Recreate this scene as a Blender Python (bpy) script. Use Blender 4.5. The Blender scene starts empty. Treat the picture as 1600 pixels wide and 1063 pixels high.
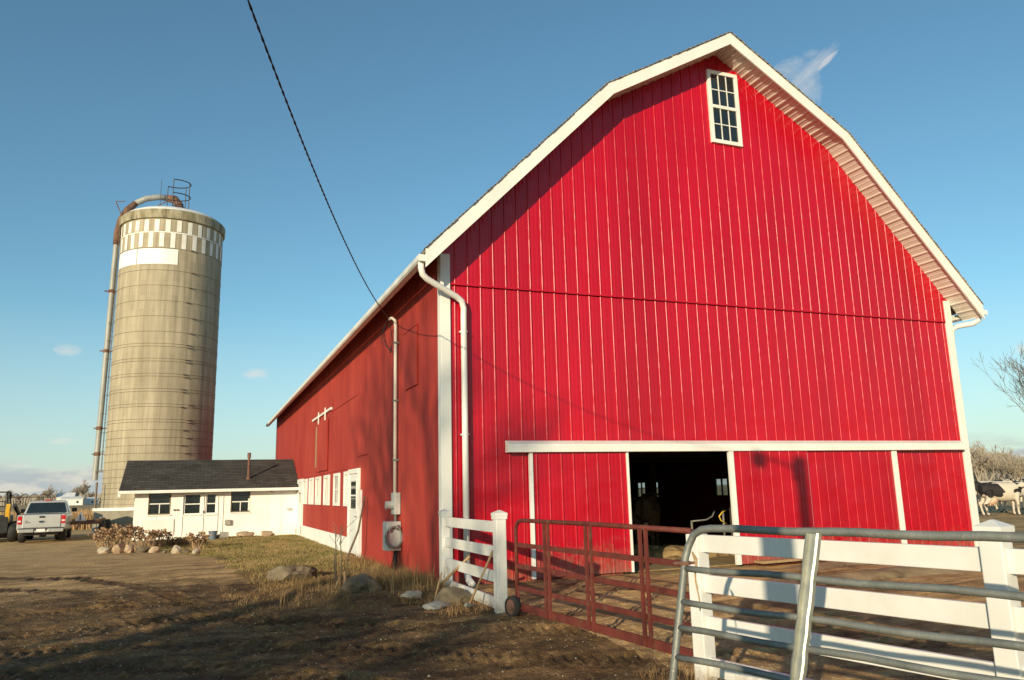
import bpy, math, random
from mathutils import Vector, Matrix, noise
R = math.radians
random.seed(7)
sc = bpy.context.scene
col = sc.collection

# ------------------------------------------------------------------ mesh builder
class MB:
    def __init__(s): s.v = []; s.f = []; s.uv = None; s.mi = []
    def quad(s, a, b, c, d, m=0):
        n = len(s.v); s.v += [a, b, c, d]; s.f.append((n, n+1, n+2, n+3)); s.mi.append(m)
    def face(s, pts, m=0):
        n = len(s.v); s.v += pts; s.f.append(tuple(range(n, n+len(pts)))); s.mi.append(m)
    def box(s, x0, x1, y0, y1, z0, z1, m=0):
        n = len(s.v)
        s.v += [(x0,y0,z0),(x1,y0,z0),(x1,y1,z0),(x0,y1,z0),(x0,y0,z1),(x1,y0,z1),(x1,y1,z1),(x0,y1,z1)]
        for f in ((0,3,2,1),(4,5,6,7),(0,1,5,4),(1,2,6,5),(2,3,7,6),(3,0,4,7)):
            s.f.append(tuple(n+i for i in f)); s.mi.append(m)
    def bar(s, p, q, w, h, up=(0,0,1), m=0):
        # box from p to q, w = sideways, h = along up
        p = Vector(p); q = Vector(q); d = (q-p).normalized(); upv = Vector(up)
        sd = d.cross(upv)
        if sd.length < 1e-4: sd = d.cross(Vector((1,0,0)))
        sd.normalize(); u = sd.cross(d).normalized()
        n = len(s.v)
        for c in (p, q):
            for a, b in ((-1,-1),(1,-1),(1,1),(-1,1)):
                s.v.append(tuple(c + sd*(a*w/2) + u*(b*h/2)))
        for f in ((0,1,2,3),(7,6,5,4),(0,4,5,1),(1,5,6,2),(2,6,7,3),(3,7,4,0)):
            s.f.append(tuple(n+i for i in f)); s.mi.append(m)
    def tube(s, pts, r, k=8, cap=True, m=0):
        pts = [Vector(p) for p in pts]; N = len(pts)
        rr = r if isinstance(r, (list, tuple)) else [r]*N
        n0 = len(s.v); prev = None
        for i, p in enumerate(pts):
            d = (pts[min(i+1, N-1)] - pts[max(i-1, 0)])
            if d.length < 1e-7: d = Vector((0,0,1))
            d.normalize()
            if prev is None:
                a = d.cross(Vector((0,0,1)))
                if a.length < .05: a = d.cross(Vector((1,0,0)))
            else: a = prev - d*prev.dot(d)
            a.normalize(); prev = a; b = d.cross(a)
            for j in range(k):
                t = 2*math.pi*j/k
                s.v.append(tuple(p + (a*math.cos(t) + b*math.sin(t))*rr[i]))
        for i in range(N-1):
            for j in range(k):
                s.f.append((n0+i*k+j, n0+i*k+(j+1)%k, n0+(i+1)*k+(j+1)%k, n0+(i+1)*k+j)); s.mi.append(m)
        if cap:
            s.f.append(tuple(n0+j for j in range(k))[::-1]); s.mi.append(m)
            s.f.append(tuple(n0+(N-1)*k+j for j in range(k))); s.mi.append(m)
    def loft(s, rings, m=0, cap=True):
        n0 = len(s.v); k = len(rings[0])
        for r in rings: s.v += [tuple(p) for p in r]
        for i in range(len(rings)-1):
            for j in range(k):
                s.f.append((n0+i*k+j, n0+i*k+(j+1)%k, n0+(i+1)*k+(j+1)%k, n0+(i+1)*k+j)); s.mi.append(m)
        if cap:
            s.f.append(tuple(n0+j for j in range(k))[::-1]); s.mi.append(m)
            s.f.append(tuple(n0+(len(rings)-1)*k+j for j in range(k))); s.mi.append(m)
    def prism(s, poly, ax, a, b, m=0):
        # poly: 2D list; ax: axis of extrusion 'x','y','z'
        def P(u, v, w): return {'x': (w,u,v), 'y': (u,w,v), 'z': (u,v,w)}[ax]
        s.loft([[P(u,v,a) for u,v in poly], [P(u,v,b) for u,v in poly]], m)
    def cyl(s, c, r, axis, h, k=20, m=0):
        c = Vector(c); a = Vector(axis).normalized()
        s.tube([c - a*h/2, c + a*h/2], r, k, True, m)
    def build(s, name, mats, parent=None, smooth=False, origin=None):
        me = bpy.data.meshes.new(name)
        off = Vector(OFF.get(parent.name, (0,0,0))) if parent else Vector(origin or (0,0,0))
        me.from_pydata([tuple(Vector(p)-off) for p in s.v], [], s.f)
        if not isinstance(mats, (list, tuple)): mats = [mats]
        for mt in mats: me.materials.append(mt)
        if len(mats) > 1: me.polygons.foreach_set('material_index', s.mi)
        if smooth: me.polygons.foreach_set('use_smooth', [True]*len(me.polygons))
        me.validate(); me.update()
        bm_fix(me)
        if smooth == 'auto': auto(me)
        o = bpy.data.objects.new(name, me); col.objects.link(o)
        if parent: o.parent = parent; OFF[o.name] = tuple(off)
        else: o.location = off; OFF[o.name] = tuple(off)
        return o
import bmesh
def bm_fix(me):
    b = bmesh.new(); b.from_mesh(me); bmesh.ops.recalc_face_normals(b, faces=b.faces); b.to_mesh(me); b.free()
def auto(me, ang=35):
    b = bmesh.new(); b.from_mesh(me); bmesh.ops.remove_doubles(b, verts=b.verts, dist=1e-5)
    for e in b.edges:
        if len(e.link_faces) == 2 and e.calc_face_angle(0) > R(ang): e.smooth = False
    b.to_mesh(me); b.free()
OFF = {}
def bevel(o, w=.006, seg=2):
    m = o.modifiers.new('bevel', 'BEVEL'); m.width = w; m.segments = seg; m.limit_method = 'ANGLE'; m.angle_limit = R(40)
    return o
def tag(o, label=None, cat=None, group=None, kind=None):
    if label: o['label'] = label
    if cat: o['category'] = cat
    if group: o['group'] = group
    if kind: o['kind'] = kind
    return o
def empty(name, loc, label=None, cat=None, group=None, rz=0):
    o = bpy.data.objects.new(name, None); col.objects.link(o); o.location = loc; o.rotation_euler.z = rz
    o.empty_display_size = .1
    OFF[o.name] = tuple(loc)
    return tag(o, label, cat, group)
def copy_tree(o, parent=None):
    c = o.copy(); col.objects.link(c)
    if parent is not None: c.parent = parent
    OFF[c.name] = OFF.get(o.name, (0,0,0))
    for ch in [x for x in bpy.data.objects if x.parent == o]: copy_tree(ch, c)
    return c

# ------------------------------------------------------------------ materials
def nd(nt, t, **kw):
    n = nt.nodes.new(t)
    for k, v in kw.items():
        if k.startswith('i_'): n.inputs[k[2:].replace('_', ' ')].default_value = v
        else: setattr(n, k, v)
    return n
def base_mat(name):
    m = bpy.data.materials.new(name); m.use_nodes = True
    nt = m.node_tree; p = nt.nodes['Principled BSDF']
    return m, nt, p
def rgb(h, g=1.0):
    if isinstance(h, str):
        c = [int(h[i:i+2], 16)/255 for i in (0,2,4)]
        return tuple(((x/12.92) if x <= .04045 else ((x+.055)/1.055)**2.4)*g for x in c) + (1,)
    return tuple(h) + (1,)
def pm(name, c1, c2, scale=3., rough=.6, rough2=None, metal=0, bump=0., bscale=40., stretch=(1,1,1), c3=None, s3=1., t3=.6, detail=6, spec=.5, coat=0, splash=None):
    m, nt, p = base_mat(name)
    tc = nd(nt, 'ShaderNodeTexCoord'); mp = nd(nt, 'ShaderNodeMapping'); mp.inputs['Scale'].default_value = stretch
    nt.links.new(tc.outputs['Object'], mp.inputs['Vector'])
    n = nd(nt, 'ShaderNodeTexNoise', i_Scale=scale, i_Detail=detail, i_Roughness=.62)
    nt.links.new(mp.outputs[0], n.inputs['Vector'])
    cr = nd(nt, 'ShaderNodeValToRGB'); cr.color_ramp.elements[0].position = .36; cr.color_ramp.elements[1].position = .66
    cr.color_ramp.elements[0].color = rgb(c1); cr.color_ramp.elements[1].color = rgb(c2)
    nt.links.new(n.outputs['Fac'], cr.inputs[0]); out = cr.outputs[0]
    if c3:
        n3 = nd(nt, 'ShaderNodeTexNoise', i_Scale=s3, i_Detail=8, i_Roughness=.7); nt.links.new(mp.outputs[0], n3.inputs['Vector'])
        r3 = nd(nt, 'ShaderNodeValToRGB'); r3.color_ramp.elements[0].position = t3; r3.color_ramp.elements[1].position = t3+.07
        nt.links.new(n3.outputs['Fac'], r3.inputs[0])
        mx = nd(nt, 'ShaderNodeMixRGB'); mx.inputs[2].default_value = rgb(c3)
        nt.links.new(r3.outputs[0], mx.inputs[0]); nt.links.new(out, mx.inputs[1]); out = mx.outputs[0]
    if splash:
        zh, sc_ = splash
        sp = nd(nt, 'ShaderNodeSeparateXYZ'); nt.links.new(tc.outputs['Object'], sp.inputs[0])
        mr_ = nd(nt, 'ShaderNodeMapRange'); mr_.inputs['From Min'].default_value = -.1; mr_.inputs['From Max'].default_value = zh; mr_.inputs['To Min'].default_value = .32; mr_.inputs['To Max'].default_value = -.16; nt.links.new(sp.outputs['Z'], mr_.inputs[0])
        ns = nd(nt, 'ShaderNodeTexNoise', i_Scale=7., i_Detail=9, i_Roughness=.75); nt.links.new(tc.outputs['Object'], ns.inputs['Vector'])
        ad = nd(nt, 'ShaderNodeMath', operation='ADD'); nt.links.new(ns.outputs[0], ad.inputs[0]); nt.links.new(mr_.outputs[0], ad.inputs[1])
        rs = nd(nt, 'ShaderNodeValToRGB'); rs.color_ramp.elements[0].position = .5; rs.color_ramp.elements[1].position = .8; rs.color_ramp.elements[1].color = (.8,.8,.8,1); nt.links.new(ad.outputs[0], rs.inputs[0])
        mx = nd(nt, 'ShaderNodeMixRGB'); mx.inputs[2].default_value = rgb(sc_); nt.links.new(rs.outputs[0], mx.inputs[0]); nt.links.new(out, mx.inputs[1]); out = mx.outputs[0]
    nt.links.new(out, p.inputs['Base Color'])
    p.inputs['Roughness'].default_value = rough; p.inputs['Metallic'].default_value = metal
    p.inputs['Specular IOR Level'].default_value = spec
    if coat: p.inputs['Coat Weight'].default_value = coat; p.inputs['Coat Roughness'].default_value = .08
    if rough2 is not None:
        mr = nd(nt, 'ShaderNodeMapRange'); mr.inputs['To Min'].default_value = rough; mr.inputs['To Max'].default_value = rough2
        nt.links.new(n.outputs['Fac'], mr.inputs[0]); nt.links.new(mr.outputs[0], p.inputs['Roughness'])
    if bump:
        nb = nd(nt, 'ShaderNodeTexNoise', i_Scale=bscale, i_Detail=5); nt.links.new(mp.outputs[0], nb.inputs['Vector'])
        b = nd(nt, 'ShaderNodeBump', i_Strength=bump, i_Distance=.01); nt.links.new(nb.outputs['Fac'], b.inputs['Height'])
        nt.links.new(b.outputs[0], p.inputs['Normal'])
    return m

M = {}
M['red'] = pm('red_steel', (.42,.0012,.012), (.50,.0015,.016), 1.2, .20, .32, stretch=(1,1,.15), bump=.35, bscale=5, c3=(.42,.02,.02), s3=5, t3=.72, splash=(.7,(.30,.13,.08)))
M['red2'] = pm('red_steel_door', (.40,.0012,.012), (.48,.0015,.016), 1.6, .22, .36, stretch=(1,1,.2), bump=.35, bscale=5, c3=(.46,.04,.035), s3=4, t3=.7, splash=(.9,(.30,.13,.09)))
M['white'] = pm('white_trim', (.72,.71,.65), (.80,.79,.74), 2., .42, .55, c3=(.54,.50,.40), s3=2.3, t3=.66, stretch=(1,1,.5))
M['vinyl'] = pm('white_vinyl', (.66,.65,.60), (.74,.73,.69), 3., .32, .45, c3=(.60,.57,.49), s3=3., t3=.66, splash=(.35,(.30,.22,.12)))
M['whitewash'] = pm('whitewashed_block', (.78,.76,.70), (.88,.86,.80), 1.5, .8, bump=.5, bscale=18, c3=(.62,.57,.47), s3=1.6, t3=.66)
M['whitedoor'] = pm('painted_white_wood', (.66,.67,.64), (.78,.78,.74), 3., .5, stretch=(1,1,.3), c3=(.5,.48,.42), s3=5, t3=.7)
M['dark'] = pm('dark_opening', (.004,.004,.004), (.012,.011,.010), 3., .9)
M['black'] = pm('black_rubber', (.012,.012,.012), (.03,.028,.026), 8., .75, bump=.4)
M['blackpaint'] = pm('black_paint', (.012,.012,.013), (.03,.03,.03), 5., .45)
M['wood'] = pm('grey_wood', (.10,.075,.05), (.20,.16,.11), 6., .85, stretch=(6,6,.6), bump=.5)
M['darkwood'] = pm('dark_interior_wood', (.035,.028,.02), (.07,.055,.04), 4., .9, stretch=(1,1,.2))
M['handle'] = pm('tool_handle_wood', (.30,.19,.09), (.42,.28,.14), 8., .6, stretch=(6,6,.6))
M['rustred'] = pm('rusted_red_paint', (.095,.016,.010), (.155,.028,.017), 6., .6, .85, c3=(.12,.05,.027), s3=9, t3=.55, bump=.4)
M['galv'] = pm('galvanized_steel', (.16,.17,.155), (.26,.27,.245), 5., .45, .65, metal=.35, c3=(.33,.33,.28), s3=14, t3=.62, bump=.3, bscale=60)
M['zinc'] = pm('zinc_channel', (.32,.33,.29), (.45,.45,.38), 6., .35, .5, metal=.5, bump=.2)
M['silopipe'] = pm('pipe_steel', (.27,.28,.26), (.36,.36,.33), 3., .55, metal=.1, stretch=(1,1,.3))
M['rust'] = pm('rusty_steel', (.11,.055,.035), (.22,.12,.08), 5., .85, bump=.5)
M['grey'] = pm('grey_box', (.42,.43,.41), (.52,.53,.50), 4., .45)
M['conduit'] = pm('pale_conduit', (.60,.57,.50), (.70,.67,.60), 4., .45, c3=(.35,.28,.2), s3=6, t3=.7)
M['cable'] = pm('black_cable', (.015,.015,.015), (.03,.03,.03), 10., .6)
M['rock'] = pm('fieldstone', (.11,.085,.052), (.23,.18,.115), 3.5, .9, bump=1., bscale=14, c3=(.08,.07,.038), s3=5, t3=.55)
M['rock2'] = pm('pale_stone', (.34,.28,.2), (.52,.46,.36), 4., .9, bump=.8, bscale=16, c3=(.40,.25,.14), s3=3, t3=.55)
M['rock3'] = pm('orange_stone', (.38,.27,.17), (.50,.38,.25), 4., .9, bump=.8, bscale=16)
M['slab'] = pm('flat_grey_stone', (.22,.22,.21), (.34,.34,.32), 4., .9, bump=.6, bscale=20)
M['shingle'] = None
M['bark'] = pm('bark', (.085,.07,.055), (.16,.135,.105), 6., .9, bump=.6)
M['twig'] = pm('twig', (.13,.10,.075), (.22,.17,.12), 6., .9)
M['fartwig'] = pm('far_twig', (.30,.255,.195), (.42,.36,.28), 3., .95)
M['dryplant'] = pm('dry_plant', (.34,.22,.11), (.52,.36,.20), 2.5, .9)
M['dryhead'] = pm('dry_flower', (.27,.165,.09), (.44,.29,.165), 5., .95)
M['glass'] = pm('dark_glass', (.012,.018,.020), (.02,.028,.030), 2., .06, spec=.7)
M['truckpaint'] = pm('silver_paint', (.48,.48,.46), (.54,.54,.52), 2., .3, metal=.25, coat=.6)
M['chrome'] = pm('chrome', (.60,.59,.55), (.72,.70,.66), 4., .25, metal=.7)
M['tail'] = pm('red_lens', (.45,.01,.012), (.6,.02,.02), 4., .15, coat=.5)
M['whitelens'] = pm('white_lens', (.7,.7,.68), (.8,.8,.78), 4., .15)
M['plate'] = pm('plate_white', (.72,.72,.72), (.8,.8,.8), 4., .4)
M['blue'] = pm('blue_badge', (.02,.03,.07), (.03,.04,.10), 4., .3)
M['yellow'] = pm('yellow_paint', (.60,.32,.02), (.72,.42,.04), 4., .45, c3=(.25,.13,.05), s3=5, t3=.66)
M['concrete'] = pm('concrete', (.26,.24,.20), (.40,.38,.32), 3., .9, bump=.6)
M['cream'] = pm('pane_sun_reflection', (.52,.48,.38), (.70,.66,.55), 2., .35)  # sun reflecting off the translucent panes, put into the cream base colour
M['bluebucket'] = pm('grey_blue_plastic', (.10,.14,.19), (.15,.19,.25), 4., .5)
M['farwhite'] = pm('far_white_siding', (.62,.62,.60), (.75,.75,.72), 1., .7)
M['soffit'] = pm('vinyl_soffit', (.66,.60,.52), (.74,.68,.60), 2., .28)
M['straw'] = pm('straw_litter', (.22,.14,.06), (.40,.28,.13), 5., .95, bump=1.)
M['ylpipe'] = pm('yellow_hose', (.62,.42,.03), (.75,.52,.06), 4., .5)

def sheets(m, w=.92):
    # each sheet of siding has faded a little differently
    nt = m.node_tree; p = nt.nodes['Principled BSDF']; src = p.inputs['Base Color'].links[0].from_socket
    tc = nd(nt, 'ShaderNodeTexCoord'); sp = nd(nt, 'ShaderNodeSeparateXYZ'); nt.links.new(tc.outputs['Object'], sp.inputs[0])
    d = nd(nt, 'ShaderNodeMath', operation='DIVIDE'); nt.links.new(sp.outputs['X'], d.inputs[0]); d.inputs[1].default_value = w
    f = nd(nt, 'ShaderNodeMath', operation='FLOOR'); nt.links.new(d.outputs[0], f.inputs[0])
    wn = nd(nt, 'ShaderNodeTexWhiteNoise', noise_dimensions='1D'); nt.links.new(f.outputs[0], wn.inputs['W'])
    mr = nd(nt, 'ShaderNodeMapRange'); mr.inputs['To Min'].default_value = .90; mr.inputs['To Max'].default_value = 1.05; nt.links.new(wn.outputs['Value'], mr.inputs[0])
    mx = nd(nt, 'ShaderNodeVectorMath', operation='SCALE'); nt.links.new(src, mx.inputs[0]); nt.links.new(mr.outputs[0], mx.inputs['Scale']); nt.links.new(mx.outputs[0], p.inputs['Base Color'])
    p.inputs['Specular IOR Level'].default_value = .5
    # slight oil canning of the thin sheets
    n = nd(nt, 'ShaderNodeTexNoise', i_Scale=1.6, i_Detail=2); nt.links.new(tc.outputs['Object'], n.inputs['Vector'])
    old = p.inputs['Normal'].links[0].from_socket; b = nd(nt, 'ShaderNodeBump', i_Strength=.5, i_Distance=.05); nt.links.new(n.outputs[0], b.inputs['Height']); nt.links.new(old, b.inputs['Normal']); nt.links.new(b.outputs[0], p.inputs['Normal'])
sheets(M['red']); sheets(M['red2'])
# clear pane: thin glass over whatever lies behind
def glass_clear():
    m, nt, p = base_mat('clear_pane'); out = nt.nodes['Material Output']
    t = nd(nt, 'ShaderNodeBsdfTransparent'); t.inputs[0].default_value = (.75,.8,.8,1)
    g = nd(nt, 'ShaderNodeBsdfGlossy'); g.inputs['Roughness'].default_value = .05
    mx = nd(nt, 'ShaderNodeMixShader'); mx.inputs[0].default_value = .12
    nt.links.new(t.outputs[0], mx.inputs[1]); nt.links.new(g.outputs[0], mx.inputs[2]); nt.links.new(mx.outputs[0], out.inputs[0])
    return m
M['clear'] = glass_clear()

def barnwood():
    m, nt, p = base_mat('weathered_red_boards')
    tc = nd(nt, 'ShaderNodeTexCoord'); sp = nd(nt, 'ShaderNodeSeparateXYZ'); nt.links.new(tc.outputs['Object'], sp.inputs[0])
    # board index along y
    mu = nd(nt, 'ShaderNodeMath', operation='DIVIDE'); nt.links.new(sp.outputs['Y'], mu.inputs[0]); mu.inputs[1].default_value = .21
    fl = nd(nt, 'ShaderNodeMath', operation='FLOOR'); nt.links.new(mu.outputs[0], fl.inputs[0])
    wn = nd(nt, 'ShaderNodeTexWhiteNoise', noise_dimensions='1D'); nt.links.new(fl.outputs[0], wn.inputs['W'])
    mp = nd(nt, 'ShaderNodeMapping'); mp.inputs['Scale'].default_value = (1,7,.35); nt.links.new(tc.outputs['Object'], mp.inputs[0])
    n1 = nd(nt, 'ShaderNodeTexNoise', i_Scale=3., i_Detail=8, i_Roughness=.7); nt.links.new(mp.outputs[0], n1.inputs['Vector'])
    n2 = nd(nt, 'ShaderNodeTexNoise', i_Scale=.5, i_Detail=3); nt.links.new(tc.outputs['Object'], n2.inputs['Vector'])
    a = nd(nt, 'ShaderNodeMixRGB'); a.inputs[1].default_value = (.33,.022,.013,1); a.inputs[2].default_value = (.41,.036,.020,1); nt.links.new(wn.outputs['Value'], a.inputs[0])
    b = nd(nt, 'ShaderNodeMixRGB'); b.inputs[0].default_value = .5; nt.links.new(a.outputs[0], b.inputs[1])
    cr = nd(nt, 'ShaderNodeValToRGB'); cr.color_ramp.elements[0].color = (.29,.017,.011,1); cr.color_ramp.elements[1].color = (.45,.052,.028,1)
    cr.color_ramp.elements[0].position = .35; cr.color_ramp.elements[1].position = .7
    nt.links.new(n2.outputs[0], cr.inputs[0]); nt.links.new(cr.outputs[0], b.inputs[2])
    w = nd(nt, 'ShaderNodeValToRGB'); w.color_ramp.elements[0].position = .70; w.color_ramp.elements[1].position = .80; w.color_ramp.elements[1].color = (.5,.5,.5,1)
    nt.links.new(n1.outputs[0], w.inputs[0])
    c = nd(nt, 'ShaderNodeMixRGB'); c.inputs[2].default_value = (.45,.16,.10,1); nt.links.new(w.outputs[0], c.inputs[0]); nt.links.new(b.outputs[0], c.inputs[1])
    # dirt splash close to the ground
    nt.links.new(c.outputs[0], p.inputs['Base Color']); p.inputs['Roughness'].default_value = .78
    bp = nd(nt, 'ShaderNodeBump', i_Strength=.35, i_Distance=.01); nt.links.new(n1.outputs[0], bp.inputs['Height']); nt.links.new(bp.outputs[0], p.inputs['Normal'])
    return m
M['barnwood'] = barnwood()

def shingles(name, c1, c2, along='x'):
    m, nt, p = base_mat(name)
    tc = nd(nt, 'ShaderNodeTexCoord'); sp = nd(nt, 'ShaderNodeSeparateXYZ'); nt.links.new(tc.outputs['Object'], sp.inputs[0])
    cb = nd(nt, 'ShaderNodeCombineXYZ')
    nt.links.new(sp.outputs['X' if along == 'x' else 'Y'], cb.inputs[0]); nt.links.new(sp.outputs['Z'], cb.inputs[1])
    br = nd(nt, 'ShaderNodeTexBrick'); br.inputs['Scale'].default_value = 1.; br.inputs['Brick Width'].default_value = .3; br.inputs['Row Height'].default_value = .072
    br.inputs['Mortar Size'].default_value = .006; br.inputs['Color1'].default_value = rgb(c1); br.inputs['Color2'].default_value = rgb(c2); br.inputs['Mortar'].default_value = (.015,.013,.011,1)
    nt.links.new(cb.outputs[0], br.inputs['Vector'])
    n = nd(nt, 'ShaderNodeTexNoise', i_Scale=60., i_Detail=3); nt.links.new(tc.outputs['Object'], n.inputs['Vector'])
    n2 = nd(nt, 'ShaderNodeTexNoise', i_Scale=1.2, i_Detail=5); nt.links.new(tc.outputs['Object'], n2.inputs['Vector'])
    mx = nd(nt, 'ShaderNodeMixRGB', blend_type='OVERLAY'); mx.inputs[0].default_value = .55; nt.links.new(br.outputs[0], mx.inputs[1]); nt.links.new(n.outputs[0], mx.inputs[2])
    m2 = nd(nt, 'ShaderNodeMixRGB', blend_type='OVERLAY'); m2.inputs[0].default_value = .5; nt.links.new(mx.outputs[0], m2.inputs[1]); nt.links.new(n2.outputs[0], m2.inputs[2])
    nt.links.new(m2.outputs[0], p.inputs['Base Color']); p.inputs['Roughness'].default_value = .93; p.inputs['Specular IOR Level'].default_value = .2
    b = nd(nt, 'ShaderNodeBump', i_Strength=.6, i_Distance=.01); nt.links.new(br.outputs['Fac'], b.inputs['Height']); b.invert = True
    nt.links.new(b.outputs[0], p.inputs['Normal'])
    return m
M['shingle'] = shingles('brown_shingles', (.22,.17,.12), (.36,.29,.21), 'y')
M['mhroof'] = shingles('dark_shingles', (.055,.052,.047), (.085,.080,.070), 'x')

def stave_mat():
    m, nt, p = base_mat('silo_staves')
    tc = nd(nt, 'ShaderNodeTexCoord'); sp = nd(nt, 'ShaderNodeSeparateXYZ'); nt.links.new(tc.outputs['Object'], sp.inputs[0])
    at = nd(nt, 'ShaderNodeMath', operation='ARCTAN2'); nt.links.new(sp.outputs['Y'], at.inputs[0]); nt.links.new(sp.outputs['X'], at.inputs[1])
    mu = nd(nt, 'ShaderNodeMath', operation='MULTIPLY'); nt.links.new(at.outputs[0], mu.inputs[0]); mu.inputs[1].default_value = 2.55
    cb = nd(nt, 'ShaderNodeCombineXYZ'); nt.links.new(sp.outputs['Z'], cb.inputs[0]); nt.links.new(mu.outputs[0], cb.inputs[1])
    br = nd(nt, 'ShaderNodeTexBrick'); br.inputs['Scale'].default_value = 1.; br.inputs['Brick Width'].default_value = .762; br.inputs['Row Height'].default_value = .267
    br.inputs['Mortar Size'].default_value = .008; br.inputs['Color1'].default_value = (.355,.31,.225,1); br.inputs['Color2'].default_value = (.40,.35,.255,1); br.inputs['Mortar'].default_value = (.315,.275,.20,1)
    nt.links.new(cb.outputs[0], br.inputs['Vector'])
    mp = nd(nt, 'ShaderNodeMapping'); mp.inputs['Scale'].default_value = (2.2,2.2,.12); nt.links.new(tc.outputs['Object'], mp.inputs[0])
    n = nd(nt, 'ShaderNodeTexNoise', i_Scale=1.6, i_Detail=8, i_Roughness=.7); nt.links.new(mp.outputs[0], n.inputs['Vector'])
    st_ = nd(nt, 'ShaderNodeValToRGB'); st_.color_ramp.elements[0].position = .36; st_.color_ramp.elements[1].position = .64; st_.color_ramp.elements[0].color = (.34,.33,.31,1); st_.color_ramp.elements[1].color = (.60,.60,.59,1); nt.links.new(n.outputs[0], st_.inputs[0])
    mx = nd(nt, 'ShaderNodeMixRGB', blend_type='OVERLAY'); mx.inputs[0].default_value = .8; nt.links.new(br.outputs[0], mx.inputs[1]); nt.links.new(st_.outputs[0], mx.inputs[2])
    n2 = nd(nt, 'ShaderNodeTexNoise', i_Scale=.35, i_Detail=4); nt.links.new(tc.outputs['Object'], n2.inputs['Vector'])
    m2 = nd(nt, 'ShaderNodeMixRGB', blend_type='OVERLAY'); m2.inputs[0].default_value = .35; nt.links.new(mx.outputs[0], m2.inputs[1]); nt.links.new(n2.outputs[0], m2.inputs[2])
    nt.links.new(m2.outputs[0], p.inputs['Base Color']); p.inputs['Roughness'].default_value = .85; p.inputs['Specular IOR Level'].default_value = .25
    b = nd(nt, 'ShaderNodeBump', i_Strength=.2, i_Distance=.01); nt.links.new(br.outputs['Fac'], b.inputs['Height']); b.invert = True
    nt.links.new(b.outputs[0], p.inputs['Normal'])
    return m
M['stave'] = stave_mat()
M['rim'] = pm('weathered_rim', (.20,.17,.10), (.46,.42,.30), 2.6, .9, stretch=(1,1,.25), bump=.8, bscale=10, c3=(.12,.10,.06), s3=4, t3=.58)
M['silowhite'] = pm('flaking_white_paint', (.72,.70,.62), (.84,.82,.75), 2., .7, c3=(.34,.29,.2), s3=3.5, t3=.66)
M['panel'] = pm('white_sheet', (.78,.78,.75), (.84,.84,.81), 1., .5, c3=(.7,.66,.58), s3=1.5, t3=.7)
M['dome'] = pm('dome_metal', (.62,.63,.62), (.75,.75,.73), 2., .45, metal=.1)
M['hoop'] = pm('steel_hoop', (.12,.095,.07), (.2,.16,.12), 5., .6, metal=.3)
M['stavedark'] = pm('grey_lower_block', (.23,.205,.155), (.31,.28,.21), 3., .9, bump=.5)
def holstein(name, seed, brown=False):
    m, nt, p = base_mat(name)
    tc = nd(nt, 'ShaderNodeTexCoord'); mp = nd(nt, 'ShaderNodeMapping'); mp.inputs['Location'].default_value = (seed*1.7, seed*.6, seed*.9)
    mp.inputs['Scale'].default_value = (1,.6,1)
    nt.links.new(tc.outputs['Object'], mp.inputs[0])
    n = nd(nt, 'ShaderNodeTexNoise', i_Scale=2.3, i_Detail=1.5, i_Roughness=.4, i_Distortion=.3); nt.links.new(mp.outputs[0], n.inputs['Vector'])
    cr = nd(nt, 'ShaderNodeValToRGB'); cr.color_ramp.elements[0].position = .50; cr.color_ramp.elements[1].position = .515
    cr.color_ramp.elements[0].color = (.60,.53,.43,1) if not brown else (.10,.05,.025,1); cr.color_ramp.elements[1].color = (.015,.012,.012,1)
    sp = nd(nt, 'ShaderNodeSeparateXYZ'); nt.links.new(tc.outputs['Object'], sp.inputs[0])
    # legs and belly stay white
    mr = nd(nt, 'ShaderNodeMapRange'); mr.inputs['From Min'].default_value = .62; mr.inputs['From Max'].default_value = .95; mr.inputs['To Min'].default_value = -.16; mr.inputs['To Max'].default_value = .01
    nt.links.new(sp.outputs['Z'], mr.inputs[0])
    ad = nd(nt, 'ShaderNodeMath', operation='ADD'); nt.links.new(n.outputs[0], ad.inputs[0]); nt.links.new(mr.outputs[0], ad.inputs[1])
    nt.links.new(ad.outputs[0], cr.inputs[0]); nt.links.new(cr.outputs[0], p.inputs['Base Color']); p.inputs['Roughness'].default_value = .75
    return m
M['holstein'] = holstein('holstein_hide', 2.0)
M['holstein2'] = holstein('holstein_hide_dark', 3.1)
M['holstein3'] = holstein('holstein_hide_mixed', 5.3)
M['udder'] = pm('udder_skin', (.62,.40,.28), (.72,.50,.36), 6., .6)
M['brownhide'] = pm('brown_hide', (.10,.055,.03), (.16,.09,.05), 4., .8)

# ------------------------------------------------------------------ ground
def sstep(a, b, x):
    t = max(0., min(1., (x-a)/(b-a))); return t*t*(3-2*t)
def fence_x(y): return 0.05
TR = [  # wheel tracks (polyline, half width, lug pitch, depth)
    ([(-12,-1.4),(-6.3,-1.9),(-4.0,-1.5),(-2.2,-3.2),(-1.0,-4.3),(.6,-5.4),(3.5,-5.6)], .26, .145, .045),
    ([(-12,-3.6),(-6.0,-3.5),(-4.0,-3.7),(-2.2,-5.0),(-.8,-6.0),(.6,-6.7),(3.5,-7.0)], .26, .145, .05),
    ([(-12,.9),(-6.7,.15),(-4.4,.45),(-3.0,-1.9),(-1.6,-3.9),(.2,-5.0)], .20, .13, .035),
    ([(-9,-4.8),(-6,-4.6),(-4.2,-4.8),(-2.6,-6.4),(-1.4,-7.5),(0,-8.6)], .25, .145, .045),
    ([(-10,8.5),(-7.9,6.6),(-6.4,5.7),(-4.6,2.2),(-3.9,-.6),(-3.0,-3.4),(-2.4,-5.4)], .18, .13, .035),
    ([(-9,5.6),(-7.4,4.2),(-5.9,2.6),(-5.0,.2),(-4.3,-3.0)], .18, .13, .03),
]
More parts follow.
